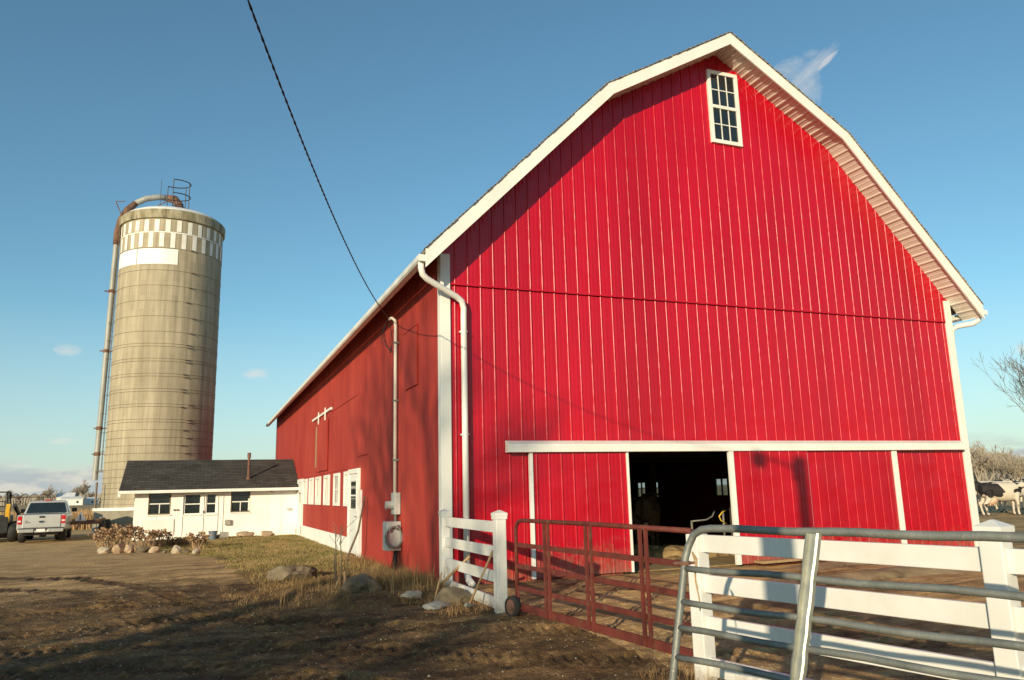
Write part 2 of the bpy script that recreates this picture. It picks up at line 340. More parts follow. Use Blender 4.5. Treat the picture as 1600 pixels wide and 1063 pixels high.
def seginfo(px, py, pl):
    best = 1e9; bs = 0; bd = 0; acc = 0
    for (ax, ay), (bx, by) in zip(pl, pl[1:]):
        dx, dy = bx-ax, by-ay; L = math.hypot(dx, dy)
        t = max(0, min(1, ((px-ax)*dx + (py-ay)*dy)/(L*L)))
        qx, qy = ax+dx*t, ay+dy*t; d = math.hypot(px-qx, py-qy)
        if d < best:
            best = d; bs = acc+L*t; bd = ((px-ax)*dy - (py-ay)*dx)/L
        acc += L
    return best, bs, bd
GRASSPOLY = [(-5.9,19.5),(-5.2,14.5),(-3.6,10.0),(-3.2,4.8),(-3.0,2.4),(-2.5,1.0),(-1.4,.4),(-.2,2.2),(0,8),(0,21),(-5.5,21.5)]
def inpoly(x, y, P):
    c = False; j = len(P)-1
    for i in range(len(P)):
        xi, yi = P[i]; xj, yj = P[j]
        if (yi > y) != (yj > y) and x < (xj-xi)*(y-yi)/(yj-yi)+xi: c = not c
        j = i
    return c
def polydist(x, y, P):
    d = min(seginfo(x, y, [P[i], P[(i+1) % len(P)]])[0] for i in range(len(P)))
    return d if inpoly(x, y, P) else -d
BED = [(-3.0,1.2),(-2.7,-.9),(-2.0,-2.1),(-1.1,-2.0),(-.25,-2.2),(0,0),(0,2.6),(-1.5,2.0)]
def hgt(x, y, fine=True):
    d = math.hypot(x+4, y+13.5)
    h = 0.
    # lower strip round the near fence
    h -= .10*sstep(-4.2, -6.8, y)*sstep(-3.0, -.8, x)*(1-sstep(3, 7, x))
    inside = (-.25 < x < 13.4 and -.3 < y < 34.3)
    if inside: return -.02
    near_wall = sstep(.0, 1.0, max(-x, x-13.2, -y, 0)) if y < 34 else 1
    near_wall = max(.0, near_wall)
    a = noise.noise(Vector((x*.35, y*.35, 1.3)))
    h += .05*a*near_wall
    if d < 40 and fine:
        h += .022*noise.noise(Vector((x*1.7, y*1.7, 4.)))*near_wall
    if d < 20 and fine and not (x > 0 and y > 0):
        h += .022*noise.noise(Vector((x*4., y*6., 2.))) + .016*noise.noise(Vector((x*13., y*13., 7.)))*(.4+.6*sstep(2,-2,y))
        for pl, hw, pitch, dep in TR:
            dd, s, sd = seginfo(x, y, pl)
            if dd < hw*1.8:
                w = 1 - sstep(hw*.85, hw*1.15, dd)
                fade = .6 + .4*max(0., min(1., .5+1.6*noise.noise(Vector((x*.6, y*.6, 9.)))))
                lug = math.sin(2*math.pi*(s/pitch + abs(sd)*1.8 + (.25 if sd > 0 else 0)))
                h += w*fade*(-dep*.55 + dep*.62*sstep(-.15, .55, lug))
                if hw < dd: h += dep*.45*math.exp(-((dd-hw*1.3)/(.25*hw))**2)*fade
        b = polydist(x, y, BED)
        if b > 0: h += .10*sstep(0, .5, b)
    return h
def axis_lines(lo, a, b, hi, step, grow=1.16, mid=None):
    L = []; x = a
    while x < b: L.append(x); x += step
    L.append(b)
    s = step; x = b
    while x < hi: s *= grow; x += s; L.append(x)
    s = step; x = a; pre = []
    while x > lo: s *= grow; x -= s; pre.append(x)
    return pre[::-1] + L
def make_ground():
    xs = axis_lines(-3000, -7.4, 2.4, 3000, .034, 1.07)
    ys = axis_lines(-3000, -8.8, 1.4, 3000, .034, 1.07)
    nx, ny = len(xs), len(ys)
    V = []; G = []; Mu = []; Gr = []
    for y in ys:
        for x in xs:
            d = math.hypot(x+4, y+13.5)
            V.append((x, y, hgt(x, y) if d < 400 else 0.))
            g = 0; mud = 0; gr = 0
            if d < 80:
                gd = polydist(x, y, GRASSPOLY)
                g = sstep(-.5, .7, gd + .9*noise.noise(Vector((x*.8, y*.8, 3.))))
                # brown mud in the near yard, pale packed gravel further off to the left
                mud = sstep(9.0, -2.5, y + 2.2*noise.noise(Vector((x*.35, y*.35, 8.))) - .25*(x+4))
                if x > .2: mud = .35 + .4*noise.noise(Vector((x*.4, y*.4, 5.)))
                bd = polydist(x, y, BED); mud = max(mud, .9*sstep(-.3, .3, bd))
                if d < 34 and x < .2:
                    for pl, hw, pitch, dep in TR[2:]:
                        dd = seginfo(x, y, pl)[0]
                        mud = max(mud, 1.05*(1-sstep(hw*.6, hw*1.5, dd)))
                gr = sstep(-.1, .5, noise.noise(Vector((x*.5, y*.5, 12.))))
            if d > 42: gr = 1.; g = .0
            G.append(g); Mu.append(max(0, min(1, mud))); Gr.append(gr)
    F = [(j*nx+i, j*nx+i+1, (j+1)*nx+i+1, (j+1)*nx+i) for j in range(ny-1) for i in range(nx-1)]
    me = bpy.data.meshes.new('ground'); me.from_pydata(V, [], F)
    me.polygons.foreach_set('use_smooth', [True]*len(F))
    for nme, arr in (('grassy', G), ('muddy', Mu), ('gravelly', Gr)):
        at = me.attributes.new(nme, 'FLOAT', 'POINT'); at.data.foreach_set('value', arr)
    me.update()
    o = bpy.data.objects.new('ground', me); col.objects.link(o)
    tag(o, kind='structure')
    m, nt, p = base_mat('yard_ground')
    tc = nd(nt, 'ShaderNodeTexCoord')
    def N(scale, det=6, rough=.65):
        n = nd(nt, 'ShaderNodeTexNoise', i_Scale=scale, i_Detail=det, i_Roughness=rough); nt.links.new(tc.outputs['Object'], n.inputs['Vector']); return n.outputs['Fac']
    def ramp(src, p0, c0, p1, c1):
        r = nd(nt, 'ShaderNodeValToRGB'); r.color_ramp.elements[0].position = p0; r.color_ramp.elements[1].position = p1
        r.color_ramp.elements[0].color = c0+(1,); r.color_ramp.elements[1].color = c1+(1,); nt.links.new(src, r.inputs[0]); return r.outputs[0]
    def mix(f, a, b, bt='MIX'):
        x = nd(nt, 'ShaderNodeMixRGB', blend_type=bt)
        for i, s_ in ((0, f), (1, a), (2, b)):
            if isinstance(s_, (int, float)): x.inputs[i].default_value = s_
            elif isinstance(s_, tuple): x.inputs[i].default_value = s_+(1,)
            else: nt.links.new(s_, x.inputs[i])
        return x.outputs[0]
    def attr(nm): a = nd(nt, 'ShaderNodeAttribute'); a.attribute_name = nm; return a.outputs['Fac']
    W = (1,1,1); B = (0,0,0)
    gravel = mix(ramp(N(1.1), .4, B, .62, W), (.68,.47,.23), (.50,.34,.155))
    gravel = mix(ramp(N(14), .55, B, .7, W), gravel, (.54,.46,.31))
    mud = mix(ramp(N(2.3, 8), .38, B, .62, W), (.125,.076,.033), (.29,.182,.084))
    mud = mix(ramp(N(20, 4), .56, B, .68, W), mud, (.42,.30,.155))
    mud = mix(ramp(N(.55, 5), .45, B, .6, W), mud, mix(.5, mud, (.085,.050,.022)))
    grass = mix(ramp(N(1.3, 7), .38, B, .6, W), (.42,.27,.095), (.17,.17,.04))
    grass = mix(ramp(N(9, 5), .5, B, .68, W), grass, (.36,.27,.12))
    sy_ = nd(nt, 'ShaderNodeSeparateXYZ'); nt.links.new(tc.outputs['Object'], sy_.inputs[0])
    dryf = nd(nt, 'ShaderNodeMapRange'); dryf.inputs['From Min'].default_value = 7.; dryf.inputs['From Max'].default_value = 1.5; nt.links.new(sy_.outputs['Y'], dryf.inputs[0])
    grass = mix(dryf.outputs[0], grass, mix(ramp(N(1.7, 7), .42, B, .6, W), (.30,.20,.085), (.17,.075,.032)))
    field = mix(ramp(N(.03, 6), .4, B, .6, W), (.52,.38,.19), (.40,.29,.14))
    nm = mix(.5, attr('muddy'), N(3., 8))
    c = mix(ramp(nm, .42, B, .58, W), gravel, mud)
    gm = mix(.35, attr('grassy'), N(5., 8)); c = mix(ramp(gm, .42, B, .56, W), c, grass)
    sp = nd(nt, 'ShaderNodeSeparateXYZ'); nt.links.new(tc.outputs['Object'], sp.inputs[0])
    ln = nd(nt, 'ShaderNodeVectorMath', operation='LENGTH'); nt.links.new(tc.outputs['Object'], ln.inputs[0])
    far = nd(nt, 'ShaderNodeMapRange'); far.inputs['From Min'].default_value = 36; far.inputs['From Max'].default_value = 55; nt.links.new(ln.outputs['Value'], far.inputs[0])
    c = mix(far.outputs[0], c, field)
    # gravel chips
    vo = nd(nt, 'ShaderNodeTexVoronoi', i_Scale=26.); nt.links.new(tc.outputs['Object'], vo.inputs['Vector'])
    chip = ramp(vo.outputs['Distance'], .10, W, .16, B)
    wn = ramp(N(30, 2), .62, B, .66, W)
    c = mix(mix(1.0, chip, wn, 'MULTIPLY'), c, (.50,.44,.33))
    mpr = nd(nt, 'ShaderNodeMapping'); mpr.inputs['Rotation'].default_value = (0,0,.42); mpr.inputs['Scale'].default_value = (.16,1.,1.); nt.links.new(tc.outputs['Object'], mpr.inputs[0])
    ns_ = nd(nt, 'ShaderNodeTexNoise', i_Scale=2.6, i_Detail=8, i_Roughness=.66, i_Distortion=.5); nt.links.new(mpr.outputs[0], ns_.inputs['Vector'])
    streak = ramp(ns_.outputs['Fac'], .38, (.50,.45,.40), .62, (1.25,1.2,1.1))
    near_ = nd(nt, 'ShaderNodeMapRange'); near_.inputs['From Min'].default_value = 14.; near_.inputs['From Max'].default_value = 6.; near_.inputs['To Min'].default_value = .35; near_.inputs['To Max'].default_value = 1.; nt.links.new(sy_.outputs['Y'], near_.inputs[0])
    c = mix(near_.outputs[0], c, mix(1., c, streak, 'MULTIPLY'))
    wv = nd(nt, 'ShaderNodeMixRGB'); wv.inputs[0].default_value = .12; nt.links.new(tc.outputs['Object'], wv.inputs[1])
    nw = nd(nt, 'ShaderNodeTexNoise', i_Scale=9.); nt.links.new(tc.outputs['Object'], nw.inputs['Vector']); nt.links.new(nw.outputs['Color'], wv.inputs[2])
    def V(scale):
        v_ = nd(nt, 'ShaderNodeTexVoronoi', i_Scale=scale); nt.links.new(wv.outputs[0], v_.inputs['Vector']); return v_.outputs['Distance']
    clod = mix(.6, V(17.), V(42.))
    cm = ramp(clod, .12, (1.18,1.15,1.1), .62, (.66,.62,.57))
    c = mix(.6, c, mix(1., c, cm, 'MULTIPLY'))
    nt.links.new(c, p.inputs['Base Color']); p.inputs['Specular IOR Level'].default_value = .3
    wet = ramp(N(.9, 5), .60, B, .68, W); rr_ = nd(nt, 'ShaderNodeMapRange'); rr_.inputs['To Min'].default_value = .93; rr_.inputs['To Max'].default_value = .55; nt.links.new(mix(1., wet, ramp(nm, .45, B, .6, W), 'MULTIPLY'), rr_.inputs[0]); nt.links.new(rr_.outputs[0], p.inputs['Roughness'])
    b0 = nd(nt, 'ShaderNodeBump', i_Strength=.7, i_Distance=.022); b0.invert = True; nt.links.new(clod, b0.inputs['Height'])
    b1 = nd(nt, 'ShaderNodeBump', i_Strength=1.0, i_Distance=.03); nt.links.new(mix(.4, N(16, 8), N(55, 6)), b1.inputs['Height']); nt.links.new(b0.outputs[0], b1.inputs['Normal'])
    b2 = nd(nt, 'ShaderNodeBump', i_Strength=.6, i_Distance=.012); nt.links.new(chip, b2.inputs['Height']); nt.links.new(b1.outputs[0], b2.inputs['Normal'])
    nt.links.new(b2.outputs[0], p.inputs['Normal'])
    me.materials.append(m)
    return o
make_ground()
def gz(x, y): return hgt(x, y)

M['pebble'] = pm('pebble', (.16,.12,.08), (.42,.36,.26), 9., .9)
# loose pebbles: nobody could count them
def blob(mb, c, sx, sy, sz, sub=1, seed=0, amp=.3, rz=0):
    b = bmesh.new(); bmesh.ops.create_icosphere(b, subdivisions=sub, radius=1)
    n0 = len(mb.v); ca, sa = math.cos(rz), math.sin(rz)
    for v in b.verts:
        k = 1 + amp*noise.noise(v.co*1.3 + Vector((seed*3.1, seed*1.7, 0))) + amp*.5*noise.noise(v.co*3.1 + Vector((seed, 5, seed)))
        x, y, z = v.co.x*sx*k, v.co.y*sy*k, v.co.z*sz*k
        mb.v.append((c[0]+x*ca-y*sa, c[1]+x*sa+y*ca, c[2]+z))
    for f in b.faces: mb.f.append(tuple(n0+v.index for v in f.verts)); mb.mi.append(0)
    b.free()
mb = MB(); rnd = random.Random(3)
for i in range(5000):
    x = rnd.uniform(-8, 2.5); y = rnd.uniform(-8.5, 8) if rnd.random() < .7 else rnd.uniform(-8.5, 0)
    if x > -.2 and y > -.3: continue
    if polydist(x, y, GRASSPOLY) > 0: continue
    s = rnd.uniform(.004, .013)*(1 if rnd.random() < .95 else 1.7)
    n0 = len(mb.v); z = gz(x, y)
    for dx, dy, dz in ((s,0,0),(0,s,0),(-s,0,0),(0,-s,0),(0,0,s*.9)):
        mb.v.append((x+dx*rnd.uniform(.6,1.3), y+dy*rnd.uniform(.6,1.3), z+dz-.001))
    for a, b_ in ((0,1),(1,2),(2,3),(3,0)): mb.f.append((n0+a, n0+b_, n0+4)); mb.mi.append(0)
tag(mb.build('gravel', M['pebble']), kind='stuff')

# ------------------------------------------------------------------ barn
W_ = 13.15; L_ = 34.0
E1, B1, PK, B2, E2 = (-.47,5.90), (3.41,9.82), (6.66,11.68), (9.87,9.73), (13.60,5.78)
PROF = [E1, B1, PK, B2, E2]
def offs(off):
    # profile moved inwards by a constant distance, mitred at the kinks
    out = []
    for i in range(5):
        ns = []
        for k in (i-1, i):
            if 0 <= k < 4:
                (ax, az), (bx, bz) = PROF[k], PROF[k+1]; L = math.hypot(bx-ax, bz-az); ns.append(((bz-az)/L, -(bx-ax)/L))
        if len(ns) == 1: n = ns[0]; out.append((PROF[i][0], PROF[i][1]+off/n[1])) 
        else:
            nx, nz = ns[0][0]+ns[1][0], ns[0][1]+ns[1][1]; L2 = nx*nx+nz*nz
            k = 2/L2; out.append((PROF[i][0]+nx*k*off, PROF[i][1]+nz*k*off))
    for i in (0, 4):
        out[i] = (PROF[i][0], PROF[i][1]-abs(out[i][1]-PROF[i][1])*(1 if off > 0 else -1))
    return out
def rz_(x, off=0.):
    P = offs(off)
    for (ax, az), (bx, bz) in zip(P, P[1:]):
        if x <= bx or bx == P[-1][0]: return az + (bz-az)*(x-ax)/(bx-ax)
OFFZ = .165
def ribprofile(x0, x1, pitch=.25, hgt_=.019, minor=.003):
    """[(x, depth)] of ribbed steel between x0 and x1"""
    out = [(x0, 0.)]
    k = math.ceil((x0+.04)/pitch)
    while k*pitch < x1-.04:
        c = k*pitch
        for q in range(9): out.append((c+.021*math.cos(math.pi*(1-q/8)), hgt_*math.sin(math.pi*q/8)))
        for q in (.085, .165):
            if c+q+.02 < x1-.03:
                for dx, h in ((-.012,0),(0,minor),(.012,0)): out.append((c+q+dx, h))
        k += 1
    out.append((x1, 0.)); return out
def ribwall(mb, x0, x1, zb, zt, y, pitch=.258):
    pr = ribprofile(x0, x1, pitch)
    # make sure roof kinks are met
    zt_ = zt if callable(zt) else (lambda x: zt)
    n0 = len(mb.v)
    for x, d in pr:
        mb.v.append((x, y-d, zb)); mb.v.append((x, y-d, zt_(x)))
    for i in range(len(pr)-1):
        mb.f.append((n0+2*i, n0+2*i+2, n0+2*i+3, n0+2*i+1)); mb.mi.append(0)

barn = empty('barn', (0,0,0), 'big red gambrel roofed barn with white trim and open sliding doors', 'barn')
DX0, DX1, DZ = 3.55, 6.35, 2.34
SEAM = 5.42
mb = MB()
ribwall(mb, 0.02, DX0, -.06, SEAM, 0); ribwall(mb, DX0, DX1, DZ, SEAM, 0); ribwall(mb, DX1, W_, -.06, SEAM, 0)
mb.box(DX0-.06, DX0, .012, .10, -.05, DZ); mb.box(DX1, DX1+.06, .012, .10, -.05, DZ)
mb.build('front_wall', M['red'], barn, 'auto')
mb = MB(); ribwall(mb, 0.02, W_, SEAM+.02, lambda x: rz_(x, OFFZ), -.022); 
mb.build('gable_wall', M['red'], barn, 'auto')
mb = MB(); mb.box(.17, W_-.18, -.052, .0, SEAM+.005, SEAM+.035); mb.build('band_flashing', M['red'], barn)
# left wall of old boards
mb = MB(); rnd = random.Random(5)
y = 0.16; FOY0, FOY1 = 7.45, 21.9
while y < L_:
    y2 = min(y+.21, L_); d = rnd.uniform(0, .007)
    z0 = -.1 if y < FOY0 else (.40 if y < 14 else .36)
    mb.box(-.022-d, .02, y+.003, y2-.003, z0, 6.16)
    y = y2
mb.box(-.004, .02, .1, L_, -.1, 6.16)
mb.build('side_wall', M['barnwood'], barn)
mb = MB(); mb.box(-.10, -.0235-.008, FOY0+1.75, FOY1, -.15, .42); bevel(mb.build('foundation', M['whitewash'], barn), .02)
mb = MB(); cur = .1; FW = ((9.35,10.10,1.22,1.86),(13.85,14.35,1.18,1.82),(14.85,15.55,1.18,1.82),(20.5,21.3,1.2,1.85))
for a, b_, z0, z1 in FW:
    mb.box(W_-.02, W_+.03, cur, a, -.1, 6.1); mb.box(W_-.02, W_+.03, a, b_, -.1, z0); mb.box(W_-.02, W_+.03, a, b_, z1, 6.1); cur = b_
mb.box(W_-.02, W_+.03, cur, L_, -.1, 6.1); mb.build('far_side_wall', M['barnwood'], barn)
for a, b_, z0, z1 in FW:
    t = MB(); xa, xb = W_-.015, W_+.05
    for q in ((a,a+.04,z0,z1),(b_-.04,b_,z0,z1),(a+.04,b_-.04,z0,z0+.04),(a+.04,b_-.04,z1-.04,z1),((a+b_)/2-.015,(a+b_)/2+.015,z0+.04,z1-.04),(a+.04,(a+b_)/2-.015,z0+.38,z0+.40),((a+b_)/2+.015,b_-.04,z0+.38,z0+.40)): t.box(xa,xb,q[0],q[1],q[2],q[3])
    w = t.build('window', M['wood'], barn)
    t = MB(); t.box(W_+.01,W_+.016,a+.03,b_-.03,z0+.03,z1-.03); t.build('pane', M['clear'], w)
# rear wall with window openings
mb = MB(); holes = [(24.0-13.6, .9)]
pts = [(0.02,-.1),(W_-.03,-.1)] + [(W_-.03, rz_(W_,.17))]+offs(.17)[3:0:-1]+[(0.02,rz_(0.,.17))]
mb.prism(pts, 'y', L_-.02, L_+.05); mb.build('rear_wall', M['barnwood'], barn)
# trims at the front corners
mb = MB(); mb.box(-.035, .155, -.05, .16, -.05, 6.02); bevel(mb.build('corner_trim', M['white'], barn), .008)
mb = MB(); mb.box(W_-.15, W_+.05, -.055, .15, -.05, 5.98); bevel(mb.build('corner_trim', M['white'], barn), .008)
# roof
mb = MB(); top = offs(-.010); bot = offs(.05)
for i in range(4):
    a, b_ = top[i], top[i+1]; c, d = bot[i], bot[i+1]
    e0 = .06 if i == 0 else 0; 
    mb.loft([[(a[0],-.60,a[1]),(b_[0],-.60,b_[1]),(d[0],-.60,d[1]),(c[0],-.60,c[1])],
             [(a[0],L_+.4,a[1]),(b_[0],L_+.4,b_[1]),(d[0],L_+.4,d[1]),(c[0],L_+.4,c[1])]])
rf = mb.build('roof', M['shingle'], barn)
# ragged shingle edge along the rake
mb = MB(); rnd = random.Random(11)
for i in range(4):
    (ax, az), (bx, bz) = PROF[i], PROF[i+1]; L = math.hypot(bx-ax, bz-az); n = int(L/.14)
    ux, uz = (bx-ax)/L, (bz-az)/L; nx_, nz_ = -uz, ux
    if nz_ < 0: nx_, nz_ = -nx_, -nz_
    for k in range(n):
        s0, s1 = L*k/n, L*(k+1)/n; h0 = .010+rnd.uniform(0,.003); h1 = h0+rnd.uniform(.002,.010)
        y0 = -.64-rnd.uniform(0,.02)
        P = lambda s_, h: (ax+ux*s_+nx_*h, az+uz*s_+nz_*h)
        mb.prism([P(s0,h0-.006),P(s1,h0-.006),P(s1,h1),P(s0,h1)], 'y', y0, -.50)
mb.build('shingle_edge', M['shingle'], rf)
# rake fascia: white board below the roof edge
mb = MB()
ft = offs(.0); fb = offs(.245); fs = offs(.185)
for i in range(4):
    a, b_, c, d = ft[i], ft[i+1], fb[i], fb[i+1]
    mb.loft([[(a[0],-.62,a[1]),(b_[0],-.62,b_[1]),(d[0],-.62,d[1]),(c[0],-.62,c[1])],
             [(a[0],-.585,a[1]),(b_[0],-.585,b_[1]),(d[0],-.585,d[1]),(c[0],-.585,c[1])]])
mb.build('rake_fascia', M['white'], barn)
# ribbed soffit under the rake
mb = MB()
for i in range(4):
    (ax, az), (bx, bz) = fs[i], fs[i+1]; L = math.hypot(bx-ax, bz-az); n = max(1, round(L/.27))
    ux, uz = (bx-ax)/L, (bz-az)/L; nx_, nz_ = uz, -ux
    if nz_ > 0: nx_, nz_ = -nx_, -nz_
    pr = []
    for k in range(n):
        s = L*k/n; w = L/n
        for ds, h in ((0,.018),(.10*w,.018),(.16*w,.0),(.50*w,.0),(.54*w,.008),(.60*w,.0),(.94*w,.0),(1.*w,.018)):
            pr.append((s+ds, h+.002))
    n0 = len(mb.v)
    for s, h in pr:
        x, z = ax+ux*s+nx_*h, az+uz*s+nz_*h
        mb.v.append((x, -.5835, z)); mb.v.append((x, -.0235, z))
    for k in range(len(pr)-1): mb.f.append((n0+2*k, n0+2*k+1, n0+2*k+3, n0+2*k+2)); mb.mi.append(0)
mb.build('rake_soffit', M['soffit'], barn)
# side eaves: dark open soffit, fascia and gutters
mb = MB(); mb.loft([[(-.45,y,5.68),(-.42,y,5.68),(-.42,y,5.80),(-.45,y,5.80)] for y in (-.57, L_+.35)]); mb.build('eave_fascia', M['barnwood'], barn)
def gutter(x0, x1, z, y0, y1):
    mb = MB(); pr = [(x0,z+.12),(x0,z+.03),(x0+(x1-x0)*.2,z),(x1,z),(x1,z+.12),(x1-(x1-x0)*.08,z+.12),(x1-(x1-x0)*.08,z+.015),(x0+(x1-x0)*.24,z+.015),(x0+(x1-x0)*.08,z+.036),(x0+(x1-x0)*.08,z+.12)]
    mb.loft([[(x,y,zz) for x, zz in pr] for y in (y0, y1)])
    mb.box(min(x0,x1), max(x0,x1), y0-.012, y0-.002, z+.002, z+.122)
    return mb.build('gutter', M['white'], barn)
gutter(-.60, -.455, 5.66, -.60, L_+.4)
gutter(13.74, 13.60, 5.54, -.60, L_+.4)
mb = MB(); mb.loft([[(13.56,y,5.56),(13.59,y,5.56),(13.59,y,5.68),(13.56,y,5.68)] for y in (-.57, L_+.35)]); mb.build('eave_fascia', M['white'], barn)
# downspouts
def rrtube(mb, pts, w, h):
    mb.tube(pts, w*.5, 4)
mb = MB()
mb.tube([(-.52,-.48,5.67),(-.52,-.48,5.56),(-.49,-.46,5.46),(-.40,-.42,5.39),(.22,-.20,5.16),(.34,-.16,5.09),(.385,-.14,4.96),(.385,-.13,4.8),(.385,-.13,2.6),(.385,-.13,.35)], .058, 12)
mb.tube([(.385,-.13,.36),(.385,-.14,.22),(.385,-.22,.10),(.385,-.42,.03)], .062, 12)
for z in (4.5, 2.6): mb.box(.315, .455, -.16, -.02, z, z+.03)
mb.build('downspout', M['white'], barn, True)
mb = MB()
mb.tube([(13.67,-.42,5.55),(13.67,-.40,5.45),(13.60,-.3,5.38),(13.42,.0,5.36),(13.34,.10,5.28),(13.32,.12,5.0),(13.30,.14,2.3),(13.34,.10,2.14)], .065, 12)
mb.build('downspout', M['white'], barn, True)
# sliding door track
mb = MB(); mb.prism([(-.20,2.29),(-.20,2.44),(-.05,2.51),(-.03,2.51),(-.03,2.29)], 'x', 1.19, 12.9)
bevel(mb.build('door_track', M['white'], barn), .006)
def slide_door(x0, x1, y, trims, zt=2.30, zb=.03):
    mb = MB(); ribwall(mb, x0, x1, zb, zt, y, .255); mb.box(x0, x1, y+.002, y+.04, zb, zt)
    d = mb.build('sliding_door', M['red2'], barn, 'auto')
    for a, b_ in trims:
        t = MB(); t.box(a, b_, y-.035, y+.043, zb-.01, zt); bevel(t.build('door_edge', M['white'], d), .004)
slide_door(1.68, 3.70, -.10, [(1.635,1.70),(3.69,3.735)])
slide_door(6.17, 8.14, -.145, [(6.08,6.19)])
slide_door(8.16, 10.66, -.09, [(8.12,8.165),(10.62,10.76)])
# attic window
aw = MB(); X0, X1, Z0, Z1 = 6.36, 7.20, 9.22, 11.02
for a in ((X0,X0+.09,Z0,Z1),(X1-.09,X1,Z0,Z1),(X0+.09,X1-.09,Z0,Z0+.09),(X0+.09,X1-.09,Z1-.09,Z1),(X0+.09,X1-.09,10.08,10.16)):
    aw.box(a[0], a[1], -.085, -.02, a[2], a[3])
w = bevel(aw.build('window', M['white'], barn), .005)
mb = MB(); mb.box(X0+.05, X1-.05, -.044, -.030, Z0+.05, Z1-.05); mb.build('pane', M['glass'], w)
mb = MB()
for zz0, zz1 in ((Z0+.09, 10.08), (10.16, Z1-.09)):
    for k in (1, 2): x = X0+.09+(X1-X0-.18)*k/3; mb.box(x-.011, x+.011, -.060, -.046, zz0, zz1)
    z = (zz0+zz1)/2; mb.box(X0+.09, X1-.09, -.064, -.048, z-.011, z+.011)
mb.build('muntin', M['white'], w)
# side wall: entrance door
def sbox(mb, y0, y1, z0, z1, x0, x1): mb.box(x1, x0, y0, y1, z0, z1)
mb = MB(); D0, D1 = 7.62, 9.22
for a in ((D0,D0+.13,-.02,2.30),(D1-.13,D1,-.02,2.30),(D0+.13,D1-.13,2.17,2.30)): sbox(mb, *a, -.03, -.10)
fr = bevel(mb.build('door_frame', M['white'], barn), .006)
mb = MB(); sbox(mb, D0+.14, D1-.14, .02, 2.16, -.03, -.07); d = mb.build('side_door', M['whitedoor'], barn)
for z0, z1 in ((1.22,1.55),(1.60,1.95)):
    t = MB(); sbox(t, D0+.42, D1-.42, z0, z1, -.071, -.078); t.build('pane', M['glass'], d)
t = MB()
for a in ((D0+.30,D1-.30,1.16,1.21),(D0+.30,D1-.30,1.96,2.01),(D0+.30,D0+.36,1.21,1.96),(D1-.36,D1-.30,1.21,1.96),(D0+.36,D1-.36,1.555,1.595)): sbox(t, *a, -.071, -.088)
for a in ((D0+.34,D1-.34,.25,.52),(D0+.34,D1-.34,.62,1.02)): sbox(t, *a, -.071, -.083)
t.build('moulding', M['whitedoor'], d)
t = MB(); t.tube([(-.07,D0+.24,1.02),(-.12,D0+.24,1.02),(-.13,D0+.30,1.02)], .014, 8); t.build('handle', M['galv'], d)
# a second narrow door beside the milk house
mb = MB(); sbox(mb, 20.25, 21.75, .06, 2.16, -.03, -.075); d = mb.build('side_door', M['whitedoor'], barn)
t = MB(); sbox(t, 20.75, 21.25, 1.30, 1.75, -.076, -.082); t.build('pane', M['glass'], d)
t = MB()
for a in ((20.12,20.25,.05,2.30),(21.75,21.88,.05,2.30),(20.25,21.75,2.17,2.30)): sbox(t, *a, -.03, -.10)
t.build('frame', M['white'], d)
# six small windows
for k, (y0, y1) in enumerate(((9.30,10.05),(10.95,12.0),(12.98,14.15),(15.05,16.25),(16.95,18.10),(18.85,20.02))):
    z0, z1 = 1.27, 2.27; t = MB(); fw = .13
    for a in ((y0,y0+fw,z0,z1),(y1-fw,y1,z0,z1),(y0+fw,y1-fw,z0,z0+.10),(y0+fw,y1-fw,z1-.10,z1)): sbox(t, *a, -.024, -.085)
    w = bevel(t.build('window', M['white'], barn), .006)
    if k == 0: w['label'] = 'small window right against the white door'
    t = MB(); sbox(t, y0+.12, y1-.12, z0+.09, z1-.09, -.031, -.040); t.build('pane', M['cream'] if k != 1 else M['glass'], w)
    t = MB(); ym = (y0+y1)/2; sbox(t, ym-.015, ym+.015, z0+.1, z1-.1, -.041, -.052); sbox(t, y0+fw, y1-fw, (z0+z1)/2-.015, (z0+z1)/2+.015, -.041, -.050); t.build('muntin', M['white'], w)
# hay door on its own rail
mb = MB(); rnd = random.Random(8); y = 13.5
while y < 16.0:
    sbox(mb, y+.003, min(y+.21,16.0)-.003, 2.44, 4.22, -.05, -.085-rnd.uniform(0,.006)); y += .21
hd = mb.build('hay_door', M['barnwood'], barn); hd['label'] = 'sliding hay door of weathered red boards'
t = MB(); sbox(t, 16.2, 16.75, 2.62, 4.15, -.031, -.036); t.build('hay_opening', M['handle'], barn)
t = MB(); sbox(t, 12.8, 17.5, 4.42, 4.50, -.035, -.09)
for y in (13.95, 15.6): sbox(t, y-.07, y+.07, 4.16, 4.60, -.092, -.115)
t.build('door_rail', M['white'], barn)
# small hatch near the corner, faint ledger boards and patches
mb = MB(); rnd = random.Random(9)
for k in range(5): sbox(mb, 1.62+k*.205, 1.62+k*.205+.198, 3.76, 4.98, -.035, -.060-rnd.uniform(0,.005))
mb.build('wall_hatch', M['barnwood'], barn)
for a in ((6.6,8.0,2.62,2.68,-.03,-.06),(1.6,2.7,4.985,5.03,-.03,-.075),(9.6,20,2.34,2.40,-.03,-.048),(8.2,12.9,4.35,4.42,-.03,-.045)):
    mb = MB(); sbox(mb, *a); mb.build('ledger_board', M['barnwood'], barn)
# pale grey storm strip beside the door
mb = MB(); sbox(mb, 7.38, 7.50, -.06, 1.72, -.03, -.085); mb.build('door_stop', M['whitedoor'], barn)
